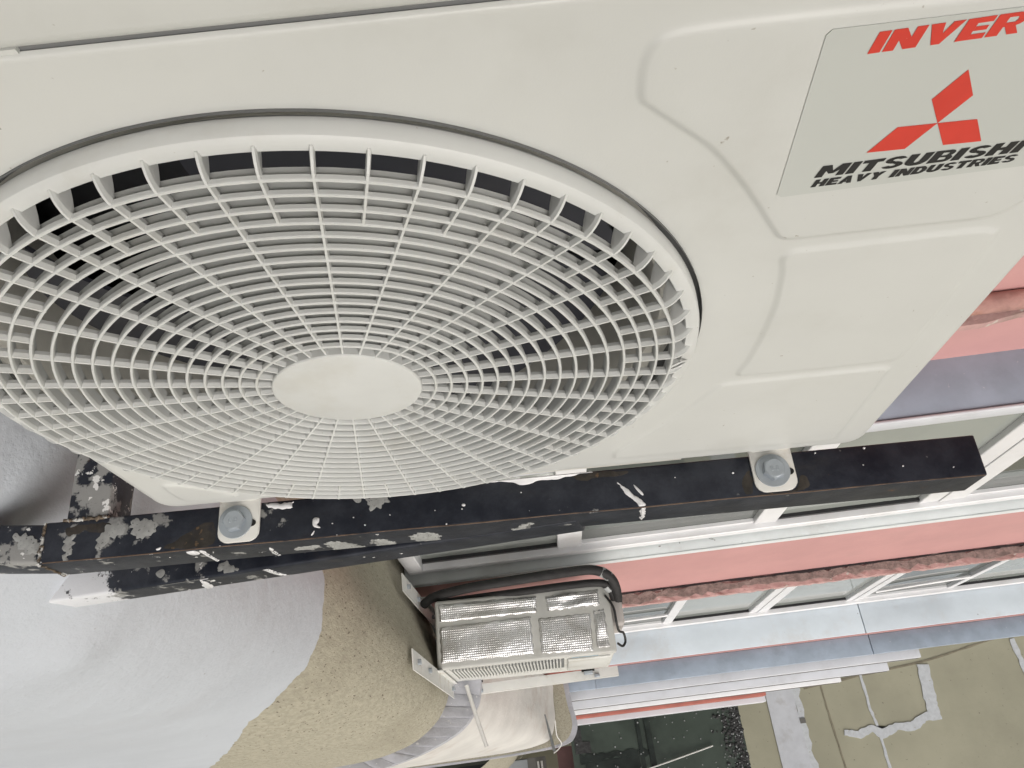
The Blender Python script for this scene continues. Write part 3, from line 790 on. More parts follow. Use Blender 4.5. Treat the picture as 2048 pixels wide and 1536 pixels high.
for kx in range(60):
    full = kx % 2 == 0
    o = bpy.data.objects.new('rib' if full else 'short_rib', rib_full if full else rib_short); C.objects.link(o)
    o.parent = grille
    o.location = (U0, 0, V0); o.rotation_euler = (0, -R_(80.2 + 6 * kx), 0)

# dark catch slot in the groove and a small moulded loop on the rim
vs, fs = [], []
for i in range(9):
    a = R_(58.3 + 6.6 * i / 8)
    for r_, h_ in ((.2262, -.0080), (.2284, -.0080), (.2284, -.0022), (.2262, -.0040)):
        vs.append((U0 + r_ * math.cos(a), -h_, V0 + r_ * math.sin(a)))
for i in range(8):
    for q in range(4): fs.append((i * 4 + q, i * 4 + (q + 1) % 4, (i + 1) * 4 + (q + 1) % 4, (i + 1) * 4 + q))
fs += [(0, 1, 2, 3), (35, 34, 33, 32)]
mesh('catch_slot', vs, fs, M['hole'], AC)
lp = []
for i in range(21):
    t = 2 * math.pi * i / 20; rr = .2145 + .0062 * math.cos(t); aa = R_(357.2) + .0032 * math.sin(t) / rr
    lp.append((U0 + rr * math.cos(aa), -(.0165 - .0045 * (rr - .2083) / .0124), V0 + rr * math.sin(aa)))
tube('moulded_loop', lp, .0008, M['grille'], grille, n=8, smooth_n=1, cap=False)

# sticker with print
def poly_print(name, polys, y, m, parent):
    vs, fs = [], []
    for P in polys:
        b0 = len(vs); vs += [(a, y, c) for a, c in P]; fs.append(tuple(range(b0, b0 + len(P))))
    me = bpy.data.meshes.new(name); me.from_pydata(vs, [], fs); me.update()
    bm = bmesh.new(); bm.from_mesh(me)
    for f in bm.faces:
        if f.normal.y > 0: f.normal_flip()
    bm.to_mesh(me); bm.free()
    return link(name, me, m, parent)
SY = -.00225
stk_pts = [(.1507, .4780), (.1525, .4806), (.2900, .4830), (.2912, .4815), (.2855, .3890), (.2835, .3866), (.1570, .3806), (.1545, .3828)]
stk = slab('tmp', [(0, 0), (1, 0), (0, 1)], 0, 1, M['sticker']); bpy.data.objects.remove(stk)
bm = bmesh.new()
f0 = [bm.verts.new((a, SY, b)) for a, b in stk_pts]; f1 = [bm.verts.new((a, SY + .0003, b)) for a, b in stk_pts]
bm.faces.new(f0); bm.faces.new(f1[::-1])
for i in range(len(f0)): bm.faces.new((f0[i], f1[i], f1[(i + 1) % len(f0)], f0[(i + 1) % len(f0)]))
stk = from_bm('sticker', bm, M['sticker'], AC)
cxy = np.array((.2159, .4227)); sd_ = .0175
polys = []
for a in (90, 210, 330):
    e1 = np.array((math.cos(R_(a - 30)), math.sin(R_(a - 30)))) * sd_; e2 = np.array((math.cos(R_(a + 30)), math.sin(R_(a + 30)))) * sd_
    polys.append([tuple(cxy), tuple(cxy + e1), tuple(cxy + e1 + e2), tuple(cxy + e2)])
poly_print('three_diamond_emblem', polys, SY - .0002, M['red'], stk)

# ---- heavy slanted capitals, drawn as outlines on a 0..1 body -------------
def arc(cx_, cy_, rx, ry, a0, a1, n=10):
    return [(cx_ + rx * math.cos(R_(a0 + (a1 - a0) * i / n)), cy_ + ry * math.sin(R_(a0 + (a1 - a0) * i / n))) for i in range(n + 1)]
def quadband(outer, inner):
    return [[outer[i], outer[i + 1], inner[i + 1], inner[i]] for i in range(len(outer) - 1)]
def rect(x0, y0, x1, y1): return [(x0, y0), (x1, y0), (x1, y1), (x0, y1)]
ST = .39; HB = .255
def glyph(ch):
    """(list of convex polygons, advance width)"""
    if ch == 'I': return [rect(0, 0, ST, 1)], ST
    if ch == 'N': return [rect(0, 0, ST * .9, 1), rect(1.05 - ST * .9, 0, 1.05, 1), [(0, 1), (ST * 1.05, 1), (1.05, 0), (1.05 - ST * 1.05, 0)]], 1.05
    if ch == 'V': return [[(0, 1), (ST * 1.1, 1), (.66, 0), (.40, 0)], [(1.06, 1), (1.06 - ST * .95, 1), (.40, 0), (.66, 0)]], 1.06
    if ch == 'E': return [rect(0, 0, ST, 1), rect(ST, 0, .86, HB), rect(ST, .40, .80, .60), rect(ST, 1 - HB, .86, 1)], .86
    if ch == 'H': return [rect(0, 0, ST, 1), rect(1.02 - ST, 0, 1.02, 1), rect(ST, .39, 1.02 - ST, .61)], 1.02
    if ch == 'T': return [rect(.30, 0, .30 + ST, 1 - HB), rect(0, 1 - HB, .94, 1)], .94
    if ch == 'A': return [[(0, 0), (ST * .9, 0), (.66, 1), (.36, 1)], [(1.06, 0), (1.06 - ST, 0), (.40, 1), (.70, 1)], rect(.26, .18, .82, .36)], 1.06
    if ch == 'Y': return [rect(.34, 0, .34 + ST, .5), [(0, 1), (ST * 1.1, 1), (.34 + ST, .45), (.34, .45)], [(1.02, 1), (1.02 - ST, 1), (.34, .45), (.34 + ST, .45)]], 1.02
    if ch == 'M': return [rect(0, 0, ST * .9, 1), rect(1.3 - ST * .9, 0, 1.3, 1), [(0, 1), (ST * 1.1, 1), (.76, .25), (.54, .25)], [(1.3, 1), (1.3 - ST * 1.1, 1), (.54, .25), (.76, .25)]], 1.3
    if ch == 'U': return [rect(0, .36, ST, 1), rect(1.02 - ST, .36, 1.02, 1)] + quadband(arc(.51, .36, .51, .36, 180, 360), arc(.51, .36, .51 - ST, .36 - HB, 180, 360)), 1.02
    if ch == 'D': return [rect(0, 0, ST, 1), rect(ST, 0, .52, HB), rect(ST, 1 - HB, .52, 1)] + quadband(arc(.52, .5, .5, .5, -90, 90), arc(.52, .5, .5 - ST, .5 - HB, -90, 90)), 1.02
    if ch == 'B':
        return [rect(0, 0, ST, 1), rect(ST, 0, .66, .2), rect(ST, .42, .66, .58), rect(ST, .8, .66, 1)] + quadband(arc(.66, .29, .33, .29, -90, 90), arc(.66, .29, .05, .09, -90, 90)) + quadband(arc(.64, .73, .30, .27, -90, 90), arc(.64, .73, .04, .07, -90, 90)), .98
    if ch == 'R':
        return [rect(0, 0, ST, 1), rect(ST, .38, .64, .57), rect(ST, .81, .64, 1), [(.42, .42), (.74, .44), (1.02, 0), (.68, 0)]] + quadband(arc(.64, .69, .35, .31, -90, 90), arc(.64, .69, .06, .12, -90, 90)), 1.0
    if ch == 'S':
        o = arc(.50, .71, .46, .29, 20, 270, 14); i_ = arc(.50, .71, .14, .085, 20, 270, 14)
        o2 = arc(.50, .29, .46, .29, 90, -160, 14); i2 = arc(.50, .29, .14, .085, 90, -160, 14)
        return quadband(o, i_) + quadband(o2, i2), .96
    return [], .45
def word(name, text, x0, y0, x1, y1, hgt, shear, m, gap=.10):
    """baseline from (x0,y0) to (x1,y1) (start of the first to end of the last letter)"""
    gl = [glyph(c) for c in text]
    tot = sum(a for _, a in gl) + gap * (len(gl) - 1)
    L_ = math.hypot(x1 - x0, y1 - y0); sx = L_ / tot
    d = np.array((x1 - x0, y1 - y0)) / L_; nrm = np.array((-d[1], d[0]))
    out = []; x = 0
    for P, a in gl:
        for q in P:
            out.append([tuple(np.array((x0, y0)) + d * ((x + px) * sx + py * hgt * shear) + nrm * py * hgt) for px, py in q])
        x += a + gap
    # stagger depth a hair between overlapping strokes so none are coplanar
    vs, fs = [], []
    for i, P in enumerate(out):
        b0 = len(vs); yy = SY - .0002 - .00001 * (i % 9)
        vs += [(a, yy, c) for a, c in P]; fs.append(tuple(range(b0, b0 + len(P))))
    me = bpy.data.meshes.new(name); me.from_pydata(vs, [], fs); me.update()
    bm = bmesh.new(); bm.from_mesh(me)
    bm.normal_update()
    for f in bm.faces:
        if f.normal.y > 0: f.normal_flip()
    bm.to_mesh(me); bm.free()
    return link(name, me, m, stk)
word('inverter_lettering', 'INVERTER', .1700, .4668, .2640, .4716, .0104, .18, M['red'], .07)
word('maker_lettering', 'MITSUBISHI', .1696, .3930, .2640, .3970, .0081, .30, M['black'], .08)
word('subtitle_lettering', 'HEAVY INDUSTRIES', .1698, .3861, .2646, .3903, .0053, .30, M['black'], .09)

# feet with washers and bolts
def foot(u, bu, by):
    z0, z1 = -.0120, -.0092
    w2 = .0195
    P = [(u - w2, .02), (u - w2, -.024)] + [(u - w2 + .010 - .010 * math.cos(R_(a)), -.024 - .010 * math.sin(R_(a))) for a in (20, 45, 70)] + [(u - w2 + .010, -.034), (u + w2 - .010, -.034)] + [(u + w2 - .010 + .010 * math.sin(R_(a)), -.034 + .010 - .010 * math.cos(R_(a))) for a in (20, 45, 70)] + [(u + w2, -.024), (u + w2, .02)]
    ft = slab('mounting_foot', P, z0, z1, M['foot'], AC, bevel=.0009)
    box('foot_web', (u - w2 + .001, .004, z1 - .001), (u + w2 - .001, .019, -.0004), M['foot'], ft, bevel=.003)
    sgn = -1 if bu > u else 1
    bmh = bmesh.new(); bmesh.ops.create_cone(bmh, cap_ends=True, segments=20, radius1=.0045, radius2=.0045, depth=.0006)
    bmesh.ops.scale(bmh, vec=(1.0, .75, 1), verts=bmh.verts); bmesh.ops.translate(bmh, vec=(bu + sgn * .0145, by - .002, z1 + .0004), verts=bmh.verts)
    from_bm('slot_hole', bmh, M['hole'], ft)
    # washer
    vs, fs = [], []; n = 48
    prof = [(.0045, 0), (.0155, 0), (.0158, .0008), (.0155, .0018), (.0125, .0022), (.0045, .0022)]
    def rev(name, prof, zz, m, seg=48, tw=0):
        vs = []; fs = []; k = len(prof)
        for i in range(seg):
            a = 2 * math.pi * i / seg + tw
            for r, h in prof: vs.append((bu + r * math.cos(a), by + r * math.sin(a), zz + h))
        for i in range(seg):
            for q in range(k - 1): fs.append((i * k + q, ((i + 1) % seg) * k + q, ((i + 1) % seg) * k + q + 1, i * k + q + 1))
        return mesh(name, vs, fs, m, ft, smooth=True, angle=35)
    wsh = rev('washer', prof, z1 + .0001, M['zinc'])
    # hex head with chamfered crown
    bm = bmesh.new(); zz = z1 + .0023
    rings = [(.0098, 0.0), (.0098, .0052), (.0094, .0060), (.0080, .0066), (.0001, .0066)]
    allv = []
    tw = .35 if u > 0 else .1
    for ri, (r, h) in enumerate(rings):
        ring = []
        for i in range(24):
            a = 2 * math.pi * i / 24
            hexr = math.cos(math.pi / 6) / math.cos((a % (math.pi / 3)) - math.pi / 6)
            kx_ = {0: 1, 1: 1, 2: .55, 3: 0, 4: 0}[ri]
            rr = r * (1 - kx_ + kx_ * hexr * 1.06)
            ring.append(bm.verts.new((bu + rr * math.cos(a + tw), by + rr * math.sin(a + tw), zz + h)))
        allv.append(ring)
    for a_, b_ in zip(allv, allv[1:]):
        for i in range(24): bm.faces.new((a_[i], a_[(i + 1) % 24], b_[(i + 1) % 24], b_[i]))
    bolt = from_bm('hex_bolt', bm, M['zinc'], ft, smooth=True, angle=22)
    # raised strength mark 8.8
    for dx in (-.0026, .0026):
        for dy in (-.0011, .0011):
            t = []
            for i in range(13):
                a = 2 * math.pi * i / 12; t.append((bu + dx + .0011 * math.cos(a), by - .0005 + dy + .0010 * math.sin(a), zz + .0067))
            tube('strength_mark', t, .00028, M['zinc'], ft, n=5, smooth_n=1, cap=False)
    tube('strength_mark', [(bu - .0003, by - .0018, zz + .0066), (bu + .0003, by - .0018, zz + .0070)], .0003, M['zinc'], ft, n=5, smooth_n=1)
foot(-.2535, -.2562, -.0150)
foot(.2420, .2408, -.0145)
box('base_rail', (-.05, .0045, -.0085), (.16, .03, -.0004), M['shroud'], AC)
box('base_rail', (.165, .006, -.0085), (.215, .03, -.0004), M['shroud'], AC)

# ================================================================== STEEL FRAME UNDER THE UNIT
FR = empty('steel_support_frame', AO, (.005345, 0, -.0398617))
tag(FR, 'black steel support frame splashed with white paint under the large unit', 'bracket')
BT, BB, BF, BK = -.0126, -.0590, -.0365, .0030
def beam(name, a, b, m, parent=FR, bevel=.0018):
    return box(name, a, b, m, parent, bevel=bevel, seg=3)
beam('front_beam', (-.4400, BF, BB), (.4315, BK, BT), M['steel'])
# end cap plate and rusted front arris
tube('rusted_arris', [(x, BF + .0007 + .0003 * math.sin(x * 40), BT - .0007) for x in np.linspace(-.437, .429, 40)], .0007, M['rust'], FR, n=6, smooth_n=1)
beam('cross_beam', (-.4210, BK + .0005, BB + .002), (-.3820, .330, BT - .0008), M['steel_heavy'])
beam('rear_beam', (-.4400, .3305, BB), (.4315, .369, BT), M['steel'])
fm = Matrix.Translation((-.4405, 0, 0)) @ Matrix.Rotation(R_(3.5), 4, 'Z') @ Matrix.Translation((.4405, 0, 0))
bm = bmesh.new(); bm_box(bm, (-.62, BF + .001, BB), (-.4408, BK - .001, BT - .001))
bmesh.ops.bevel(bm, geom=list(bm.edges), offset=.0035, segments=3, profile=.5, affect='EDGES')
bmesh.ops.transform(bm, matrix=Matrix.Translation((-.4405, BF, 0)) @ Matrix.Rotation(R_(-5), 4, 'Z') @ Matrix.Translation((.4405, -BF, 0)), verts=bm.verts)
from_bm('wall_stub', bm, M['steel_stub'], FR, smooth=True, angle=60)
def weldbead(name, a, b, r, seed, n=30):
    rr = np.random.default_rng(seed)
    P = [(a[0] + (b[0] - a[0]) * t + rr.normal(0, .0006), a[1] + (b[1] - a[1]) * t + rr.normal(0, .0006), a[2] + (b[2] - a[2]) * t + rr.normal(0, .0004)) for t in np.linspace(0, 1, n)]
    tube(name, P, [r * rr.uniform(.7, 1.3) for _ in range(n)], M['weld'], FR, n=8, smooth_n=1)
weldbead('weld_bead', (-.4404, BF + .002, BT), (-.4404, BK - .001, BT), .0015, 1)
weldbead('weld_bead', (-.4230, BK, BT - .001), (-.3800, BK, BT - .001), .0020, 2)
weldbead('weld_bead', (-.4404, BF, BT), (-.4404, BF, BB), .0014, 3, 16)
# diagonal strut below, in the plane of the beam
p0 = np.array((-.545, -.163)); p1 = np.array((.06, -.0335))
dd = p1 - p0; Ls = np.hypot(*dd); ang = math.atan2(dd[1], dd[0])
bm = bmesh.new()
bm_box(bm, (-.56, BF - .001, -.040), (Ls - .56, BK - .004, 0))
bmesh.ops.bevel(bm, geom=list(bm.edges), offset=.0035, segments=3, profile=.5, affect='EDGES')
st = from_bm('diagonal_strut', bm, M['steel_white'], FR, smooth=True, angle=60)
st.location = (p0[0] + .56 * math.cos(ang), 0, p0[1] + .56 * math.sin(ang)); st.rotation_euler = (0, -ang, 0)

def splat(name, pts, plane, m, parent, seed, th, rag=.05):
    """raised paint blob on a beam face: outline in (u,w); top faces -> w is y, front faces -> w is z"""
    r = np.random.default_rng(seed)
    pts = np.array(pts, float)
    P = resample(smooth_poly(pts, 5), max(.0008, np.ptp(pts, axis=0).max() / 45))
    c = P.mean(0); n = len(P)
    big = np.ptp(pts, axis=0).max() > .012
    t = np.roll(P, -1, 0) - np.roll(P, 1, 0); nn = np.c_[t[:, 1], -t[:, 0]]; nn /= np.hypot(*nn.T)[:, None] + 1e-9
    area = np.sum(P[:, 0] * np.roll(P[:, 1], -1) - np.roll(P[:, 0], -1) * P[:, 1])
    if area < 0: nn = -nn
    if big:
        amp = (.0016 if m is M['primer'] else .0006)
        nz = r.normal(0, 1, n + 4); nz = np.convolve(nz, (.15, .25, .3, .25, .15), 'valid') * 1.6
        P = P + nn * (amp * nz)[:, None]
    lo, hi = {'top': (BF + .0012, BK - .0012), 'front': (BB + .002, BT - .0012), 'stop': (BF + .001, BK - .006), 'sfront': (-.039, -.0012)}[plane]
    P[:, 1] = np.clip(P[:, 1], lo, hi)
    bm = bmesh.new()
    ins = min(.0006, np.ptp(pts, axis=0).min() * .2)
    Q = P - nn * ins; Q[:, 1] = np.clip(Q[:, 1], lo, hi)
    def pos(a, b, h):
        if plane == 'top': return (a, b, BT + h)
        if plane == 'stop': return (a, b, h)
        return (a, (BF if plane == 'front' else BF - .001) - h, b)
    v0 = [bm.verts.new(pos(a, b, .00004)) for a, b in P]; v1 = [bm.verts.new(pos(a, b, th)) for a, b in Q]
    for i in range(n):
        bm.faces.new((v0[i], v0[(i + 1) % n], v1[(i + 1) % n], v1[i]))
    f = bm.faces.new(v1)
    bmesh.ops.triangulate(bm, faces=[f])
    return from_bm(name, bm, m, parent, smooth=True, angle=60)
SPLATS = [
    ('top', 'rustbloom', [(-.324, -.0325), (-.306, -.022), (-.290, -.013), (-.279, -.014), (-.2755, -.024), (-.280, -.0335), (-.300, -.0345)]),
    ('top', 'rustbloom', [(.212, -.022), (.2195, -.011), (.2215, -.016), (.2205, -.031), (.213, -.033)]),
    ('top', 'rustbloom', [(.224, -.0348), (.260, -.0348), (.272, -.030), (.268, -.020), (.263, -.024), (.258, -.0338)]),
    ('top', 'rustbloom', [(.060, .0005), (.095, .0010), (.110, -.001), (.100, -.005), (.080, -.004), (.066, -.006)]),
    ('top', 'rustbloom', [(-.418, -.004), (-.384, -.002), (-.372, -.008), (-.384, -.012), (-.402, -.009), (-.414, -.013)]),
    ('top', 'splash', [(-0.1840, -0.0170), (-0.1794, -0.0175), (-0.1793, -0.0213), (-0.1811, -0.0235), (-0.1777, -0.0267), (-0.1796, -0.0270), (-0.1843, -0.0251), (-0.1854, -0.0207)]),
    ('top', 'splash', [(-0.1864, -0.0325), (-0.1833, -0.0290), (-0.1837, -0.0313), (-0.1855, -0.0335)]),
    ('top', 'splash', [(-0.2295, 0.0009), (-0.2167, 0.0011), (-0.2035, 0.0008), (-0.2071, -0.0023), (-0.2047, -0.0049), (-0.2164, -0.0052), (-0.2260, -0.0033)]),
    ('top', 'primer', [(-0.1340, -0.0012), (-0.1151, -0.0015), (-0.1148, -0.0079), (-0.1200, -0.0127), (-0.1270, -0.0140), (-0.1317, -0.0106)]),
    ('top', 'primer', [(-0.1491, 0.0008), (-0.1411, 0.0005), (-0.1401, -0.0054), (-0.1448, -0.0059)]),
    ('top', 'splash', [(-0.0210, 0.0018), (-0.0044, 0.0036), (0.0145, 0.0042), (0.0379, 0.0038), (0.0566, 0.0034), (0.0776, 0.0033), (0.0751, 0.0016), (0.0657, 0.0011), (0.0608, -0.0009), (0.0514, -0.0010), (0.0419, -0.0030), (0.0280, -0.0011), (0.0184, -0.0045), (0.0091, -0.0041), (0.0000, -0.0002)]),
    ('top', 'splash', [(0.0991, -0.0106), (0.1032, -0.0144), (0.1102, -0.0204), (0.1173, -0.0283), (0.1224, -0.0345), (0.1199, -0.0357), (0.1163, -0.0354), (0.1125, -0.0302), (0.1046, -0.0208)]),
    ('top', 'splash', [(0.1135, -0.0140), (0.1167, -0.0172), (0.1205, -0.0224), (0.1210, -0.0253), (0.1185, -0.0237), (0.1147, -0.0180)]),
    ('top', 'primer', [(-0.3872, -0.0209), (-0.3838, -0.0117), (-0.3753, -0.0043), (-0.3659, -0.0033), (-0.3635, -0.0112), (-0.3689, -0.0164), (-0.3776, -0.0218), (-0.3815, -0.0275), (-0.3861, -0.0280)]),
    ('top', 'primer', [(-0.3593, -0.0068), (-0.3517, -0.0027), (-0.3373, -0.0041), (-0.3328, -0.0103), (-0.3367, -0.0176), (-0.3447, -0.0216), (-0.3531, -0.0179)]),
    ('top', 'primer', [(-0.4207, -0.0177), (-0.4120, -0.0128), (-0.4093, -0.0211), (-0.4116, -0.0303), (-0.4132, -0.0348), (-0.4181, -0.0334), (-0.4168, -0.0275)]),
    ('top', 'primer', [(-0.4678, -0.0070), (-0.4534, -0.0074), (-0.4443, -0.0154), (-0.4441, -0.0249), (-0.4499, -0.0267), (-0.4608, -0.0186)]),
    ('top', 'splash', [(-0.3308, -0.0323), (-0.3263, -0.0309), (-0.3269, -0.0332), (-0.3297, -0.0338)]),
    ('front', 'primer', [(-0.2094, -0.0399), (-0.1878, -0.0347), (-0.1890, -0.0456), (-0.1979, -0.0500), (-0.2109, -0.0451)]),
    ('front', 'primer', [(-0.1795, -0.0322), (-0.1704, -0.0282), (-0.1596, -0.0321), (-0.1515, -0.0482), (-0.1442, -0.0586), (-0.1544, -0.0606), (-0.1674, -0.0636), (-0.1758, -0.0545), (-0.1788, -0.0418)]),
    ('front', 'primer', [(-0.1344, -0.0358), (-0.1227, -0.0364), (-0.1142, -0.0544), (-0.1230, -0.0626), (-0.1344, -0.0584)]),
    ('front', 'primer', [(-0.0986, -0.0342), (-0.0858, -0.0281), (-0.0755, -0.0317), (-0.0706, -0.0442), (-0.0744, -0.0576), (-0.0835, -0.0599), (-0.0901, -0.0556), (-0.0970, -0.0531)]),
    ('front', 'primer', [(-0.0028, -0.0520), (0.0027, -0.0380), (0.0092, -0.0300), (0.0149, -0.0285), (0.0120, -0.0430), (0.0130, -0.0522), (0.0066, -0.0553)]),
    ('front', 'splash', [(0.1168, -0.0152), (0.1214, -0.0105), (0.1220, -0.0216), (0.1226, -0.0446), (0.1214, -0.0526), (0.1189, -0.0450)]),
    ('front', 'splash', [(-0.2925, -0.0180), (-0.2884, -0.0195), (-0.2888, -0.0407), (-0.2880, -0.0572), (-0.2913, -0.0580), (-0.2923, -0.0373)]),
    ('front', 'splash', [(-0.3043, -0.0172), (-0.2957, -0.0167), (-0.2950, -0.0265), (-0.3025, -0.0275)]),
    ('front', 'splash', [(-0.2310, -0.0299), (-0.2291, -0.0344), (-0.2297, -0.0556), (-0.2316, -0.0569), (-0.2325, -0.0447)]),
    ('sfront', 'splash', [(-0.3381, 0.0080), (-0.3333, 0.0100), (-0.3428, -0.0049), (-0.3452, -0.0172), (-0.3499, -0.0341), (-0.3569, -0.0409), (-0.3599, -0.0326), (-0.3500, -0.0137)]),
    ('sfront', 'splash', [(-0.2699, 0.0071), (-0.2642, 0.0082), (-0.2643, -0.0043), (-0.2636, -0.0230), (-0.2615, -0.0325), (-0.2686, -0.0275), (-0.2695, -0.0084)]),
    ('sfront', 'primer', [(-0.3875, 0.0271), (-0.3594, 0.0335), (-0.3378, 0.0236), (-0.3696, 0.0197), (-0.3918, 0.0137)]),
    ('stop', 'primer', [(-0.3228, -0.0282), (-0.3143, -0.0247), (-0.3024, -0.0284), (-0.2997, -0.0340), (-0.3076, -0.0360), (-0.3194, -0.0339)]),
    ('stop', 'primer', [(-0.3967, -0.0233), (-0.3891, -0.0206), (-0.3855, -0.0253), (-0.3898, -0.0300), (-0.3950, -0.0272)]),
    ('top', 'splash', [(-0.0427, -0.0184), (-0.0437, -0.0195), (-0.0456, -0.0193), (-0.0464, -0.0180), (-0.0454, -0.0168), (-0.0436, -0.0170)]),
    ('top', 'splash', [(-0.0454, -0.0219), (-0.0458, -0.0224), (-0.0466, -0.0223), (-0.0469, -0.0218), (-0.0465, -0.0213), (-0.0458, -0.0214)]),
    ('top', 'splash', [(0.2069, -0.0121), (0.2061, -0.0129), (0.2049, -0.0128), (0.2045, -0.0119), (0.2053, -0.0112), (0.2064, -0.0113)]),
    ('top', 'splash', [(0.3307, -0.0001), (0.3298, -0.0010), (0.3285, -0.0008), (0.3280, 0.0002), (0.3290, 0.0011), (0.3303, 0.0009)]),
    ('top', 'splash', [(0.2850, -0.0004), (0.2843, -0.0010), (0.2834, -0.0009), (0.2830, -0.0002), (0.2837, 0.0005), (0.2847, 0.0004)]),
    ('top', 'splash', [(0.3603, -0.0208), (0.3597, -0.0214), (0.3587, -0.0213), (0.3584, -0.0206), (0.3591, -0.0200), (0.3600, -0.0201)]),
    ('top', 'splash', [(0.4043, -0.0262), (0.4038, -0.0267), (0.4031, -0.0266), (0.4029, -0.0261), (0.4034, -0.0256), (0.4041, -0.0257)]),
    ('top', 'splash', [(-0.1659, -0.0241), (-0.1662, -0.0245), (-0.1670, -0.0244), (-0.1674, -0.0239), (-0.1670, -0.0235), (-0.1663, -0.0235)]),
    ('top', 'splash', [(-0.1463, -0.0202), (-0.1467, -0.0207), (-0.1474, -0.0206), (-0.1478, -0.0201), (-0.1475, -0.0196), (-0.1467, -0.0197)]),
    ('top', 'splash', [(-0.1354, -0.0284), (-0.1359, -0.0290), (-0.1368, -0.0289), (-0.1373, -0.0282), (-0.1368, -0.0277), (-0.1359, -0.0278)]),
    ('top', 'splash', [(-0.1125, -0.0211), (-0.1128, -0.0215), (-0.1134, -0.0214), (-0.1137, -0.0210), (-0.1134, -0.0206), (-0.1128, -0.0207)]),
    ('top', 'splash', [(-0.0706, -0.0209), (-0.0709, -0.0212), (-0.0715, -0.0212), (-0.0718, -0.0208), (-0.0715, -0.0204), (-0.0709, -0.0205)]),
    ('top', 'splash', [(-0.2697, -0.0372), (-0.2702, -0.0377), (-0.2711, -0.0377), (-0.2716, -0.0370), (-0.2712, -0.0364), (-0.2703, -0.0365)]),
    ('top', 'splash', [(0.0101, -0.0115), (0.0097, -0.0119), (0.0090, -0.0119), (0.0087, -0.0114), (0.0091, -0.0109), (0.0098, -0.0110)]),
    ('top', 'splash', [(0.1529, -0.0111), (0.1526, -0.0115), (0.1519, -0.0115), (0.1517, -0.0110), (0.1521, -0.0106), (0.1527, -0.0107)]),
    ('top', 'splash', [(-0.0602, -0.0347), (-0.0607, -0.0353), (-0.0616, -0.0352), (-0.0621, -0.0345), (-0.0616, -0.0340), (-0.0606, -0.0341)]),
]
for q, (pl_, mm, P) in enumerate(SPLATS):
    splat({'splash': 'paint_splash', 'primer': 'primer_smear', 'rustbloom': 'rust_bloom'}[mm], P, pl_, M[mm], st if pl_[0] == 's' else FR, q, {'splash': .0009, 'primer': .00024, 'rustbloom': .00012}[mm])


# ================================================================== LOWER UNIT
LW, LDp, LH = .719, .275, .54
LO = (-.083, .565, H - 3.94)
LAC = empty('foil_topped_unit', LO, (0, 0, -.030))
tag(LAC, 'smaller cream outdoor unit with silver foil patches on its lid, one storey below', 'air conditioner')
box('case', (-LW / 2, -LDp / 2 + .006, 0), (LW / 2, LDp / 2 - .004, LH - .022), M['low_ac'], LAC, bevel=.012, seg=3)
lid = box('lid', (-LW / 2 - .004, -LDp / 2, LH - .030), (LW / 2 + .004, LDp / 2, LH), M['low_top'], LAC, bevel=.012, seg=3)
for z in (.15, .30, .44):
    pass
for i in range(34):
    x = -.315 + i * .0135
    box('vent_slat', (x, -LDp / 2 - .006, .20), (x + .006, -LDp / 2 + .0055, .500), M['low_ac'], LAC)
box('vent_back', (-.32, -LDp / 2 + .003, .195), (.15, -LDp / 2 + .0058, .505), M['groove'], LAC)
box('front_badge', (.18, -LDp / 2 + .0035, .47), (.29, -LDp / 2 + .0055, .485), M['blue'], LAC)
box('control_panel', (.165, -LDp / 2 - .004, .10), (.34, -LDp / 2 + .0052, .46), M['low_ac'], LAC, bevel=.004)
# foil patches: curled sheets lying on the lid
def w2l(x, y):
    dx, dy = x - LO[0], y - LO[1]; c, s = math.cos(.030), math.sin(.030)
    return dx * c - dy * s, dx * s + dy * c
FOILS = [[(-.427, .695), (-.018, .679), (-.025, .612), (-.425, .623)], [(.019, .671), (.238, .672), (.236, .608), (.024, .613)],
         [(-.427, .603), (-.052, .599), (-.056, .454), (-.431, .464)], [(-.02, .587), (.193, .581), (.181, .436), (-.024, .45)], [(.209, .587), (.252, .590), (.250, .441), (.200, .444)]]
FLAB = ['long foil strip along the back edge', 'short crumpled foil strip at the back', 'large foil sheet at the front', 'square foil sheet at the front', 'narrow crumpled foil piece at the end']
for q, P in enumerate(FOILS):
    a, b, c, d = [np.array(w2l(x, y)) for x, y in P]
    nu = max(6, int(np.hypot(*(b - a)) / .005)); nv = max(6, int(np.hypot(*(d - a)) / .005))
    crump = .0035 if q in (1, 4) else .0016
    r = np.random.default_rng(50 + q); waves = [(r.normal(0, 30), r.normal(0, 45), r.uniform(0, 6)) for _ in range(9)]
    vs, fs = [], []
    for i in range(nu + 1):
        for j in range(nv + 1):
            u, v = i / nu, j / nv
            p = (a * (1 - u) + b * u) * (1 - v) + (d * (1 - u) + c * u) * v
            ed = min(u * nu, (1 - u) * nu, v * nv, (1 - v) * nv) * .005
            z = LH + .0012 + min(1, ed / .006) * (.003 + .004 * math.sin(math.pi * v) + .0026 * math.sin(math.pi * 2.6 * v + q) + crump * sum(math.sin(k1 * p[0] + k2 * p[1] + k3) for k1, k2, k3 in waves) / 3)
            jx = .0022 * math.sin(v * 23 + q) * (1 if i in (0, nu) else 0); jy = .002 * math.sin(u * 37 + q * 2) * (1 if j in (0, nv) else 0)
            vs.append((p[0] + jx, p[1] + jy, z))
    k = nv + 1
    for i in range(nu):
        for j in range(nv): fs.append((i * k + j, i * k + j + 1, (i + 1) * k + j + 1, (i + 1) * k + j))
    o = mesh('foil_patch', vs, fs, M['foil'], LAC, smooth=True)
    sm = o.modifiers.new('thickness', 'SOLIDIFY'); sm.thickness = .0012
    o['label'] = FLAB[q]
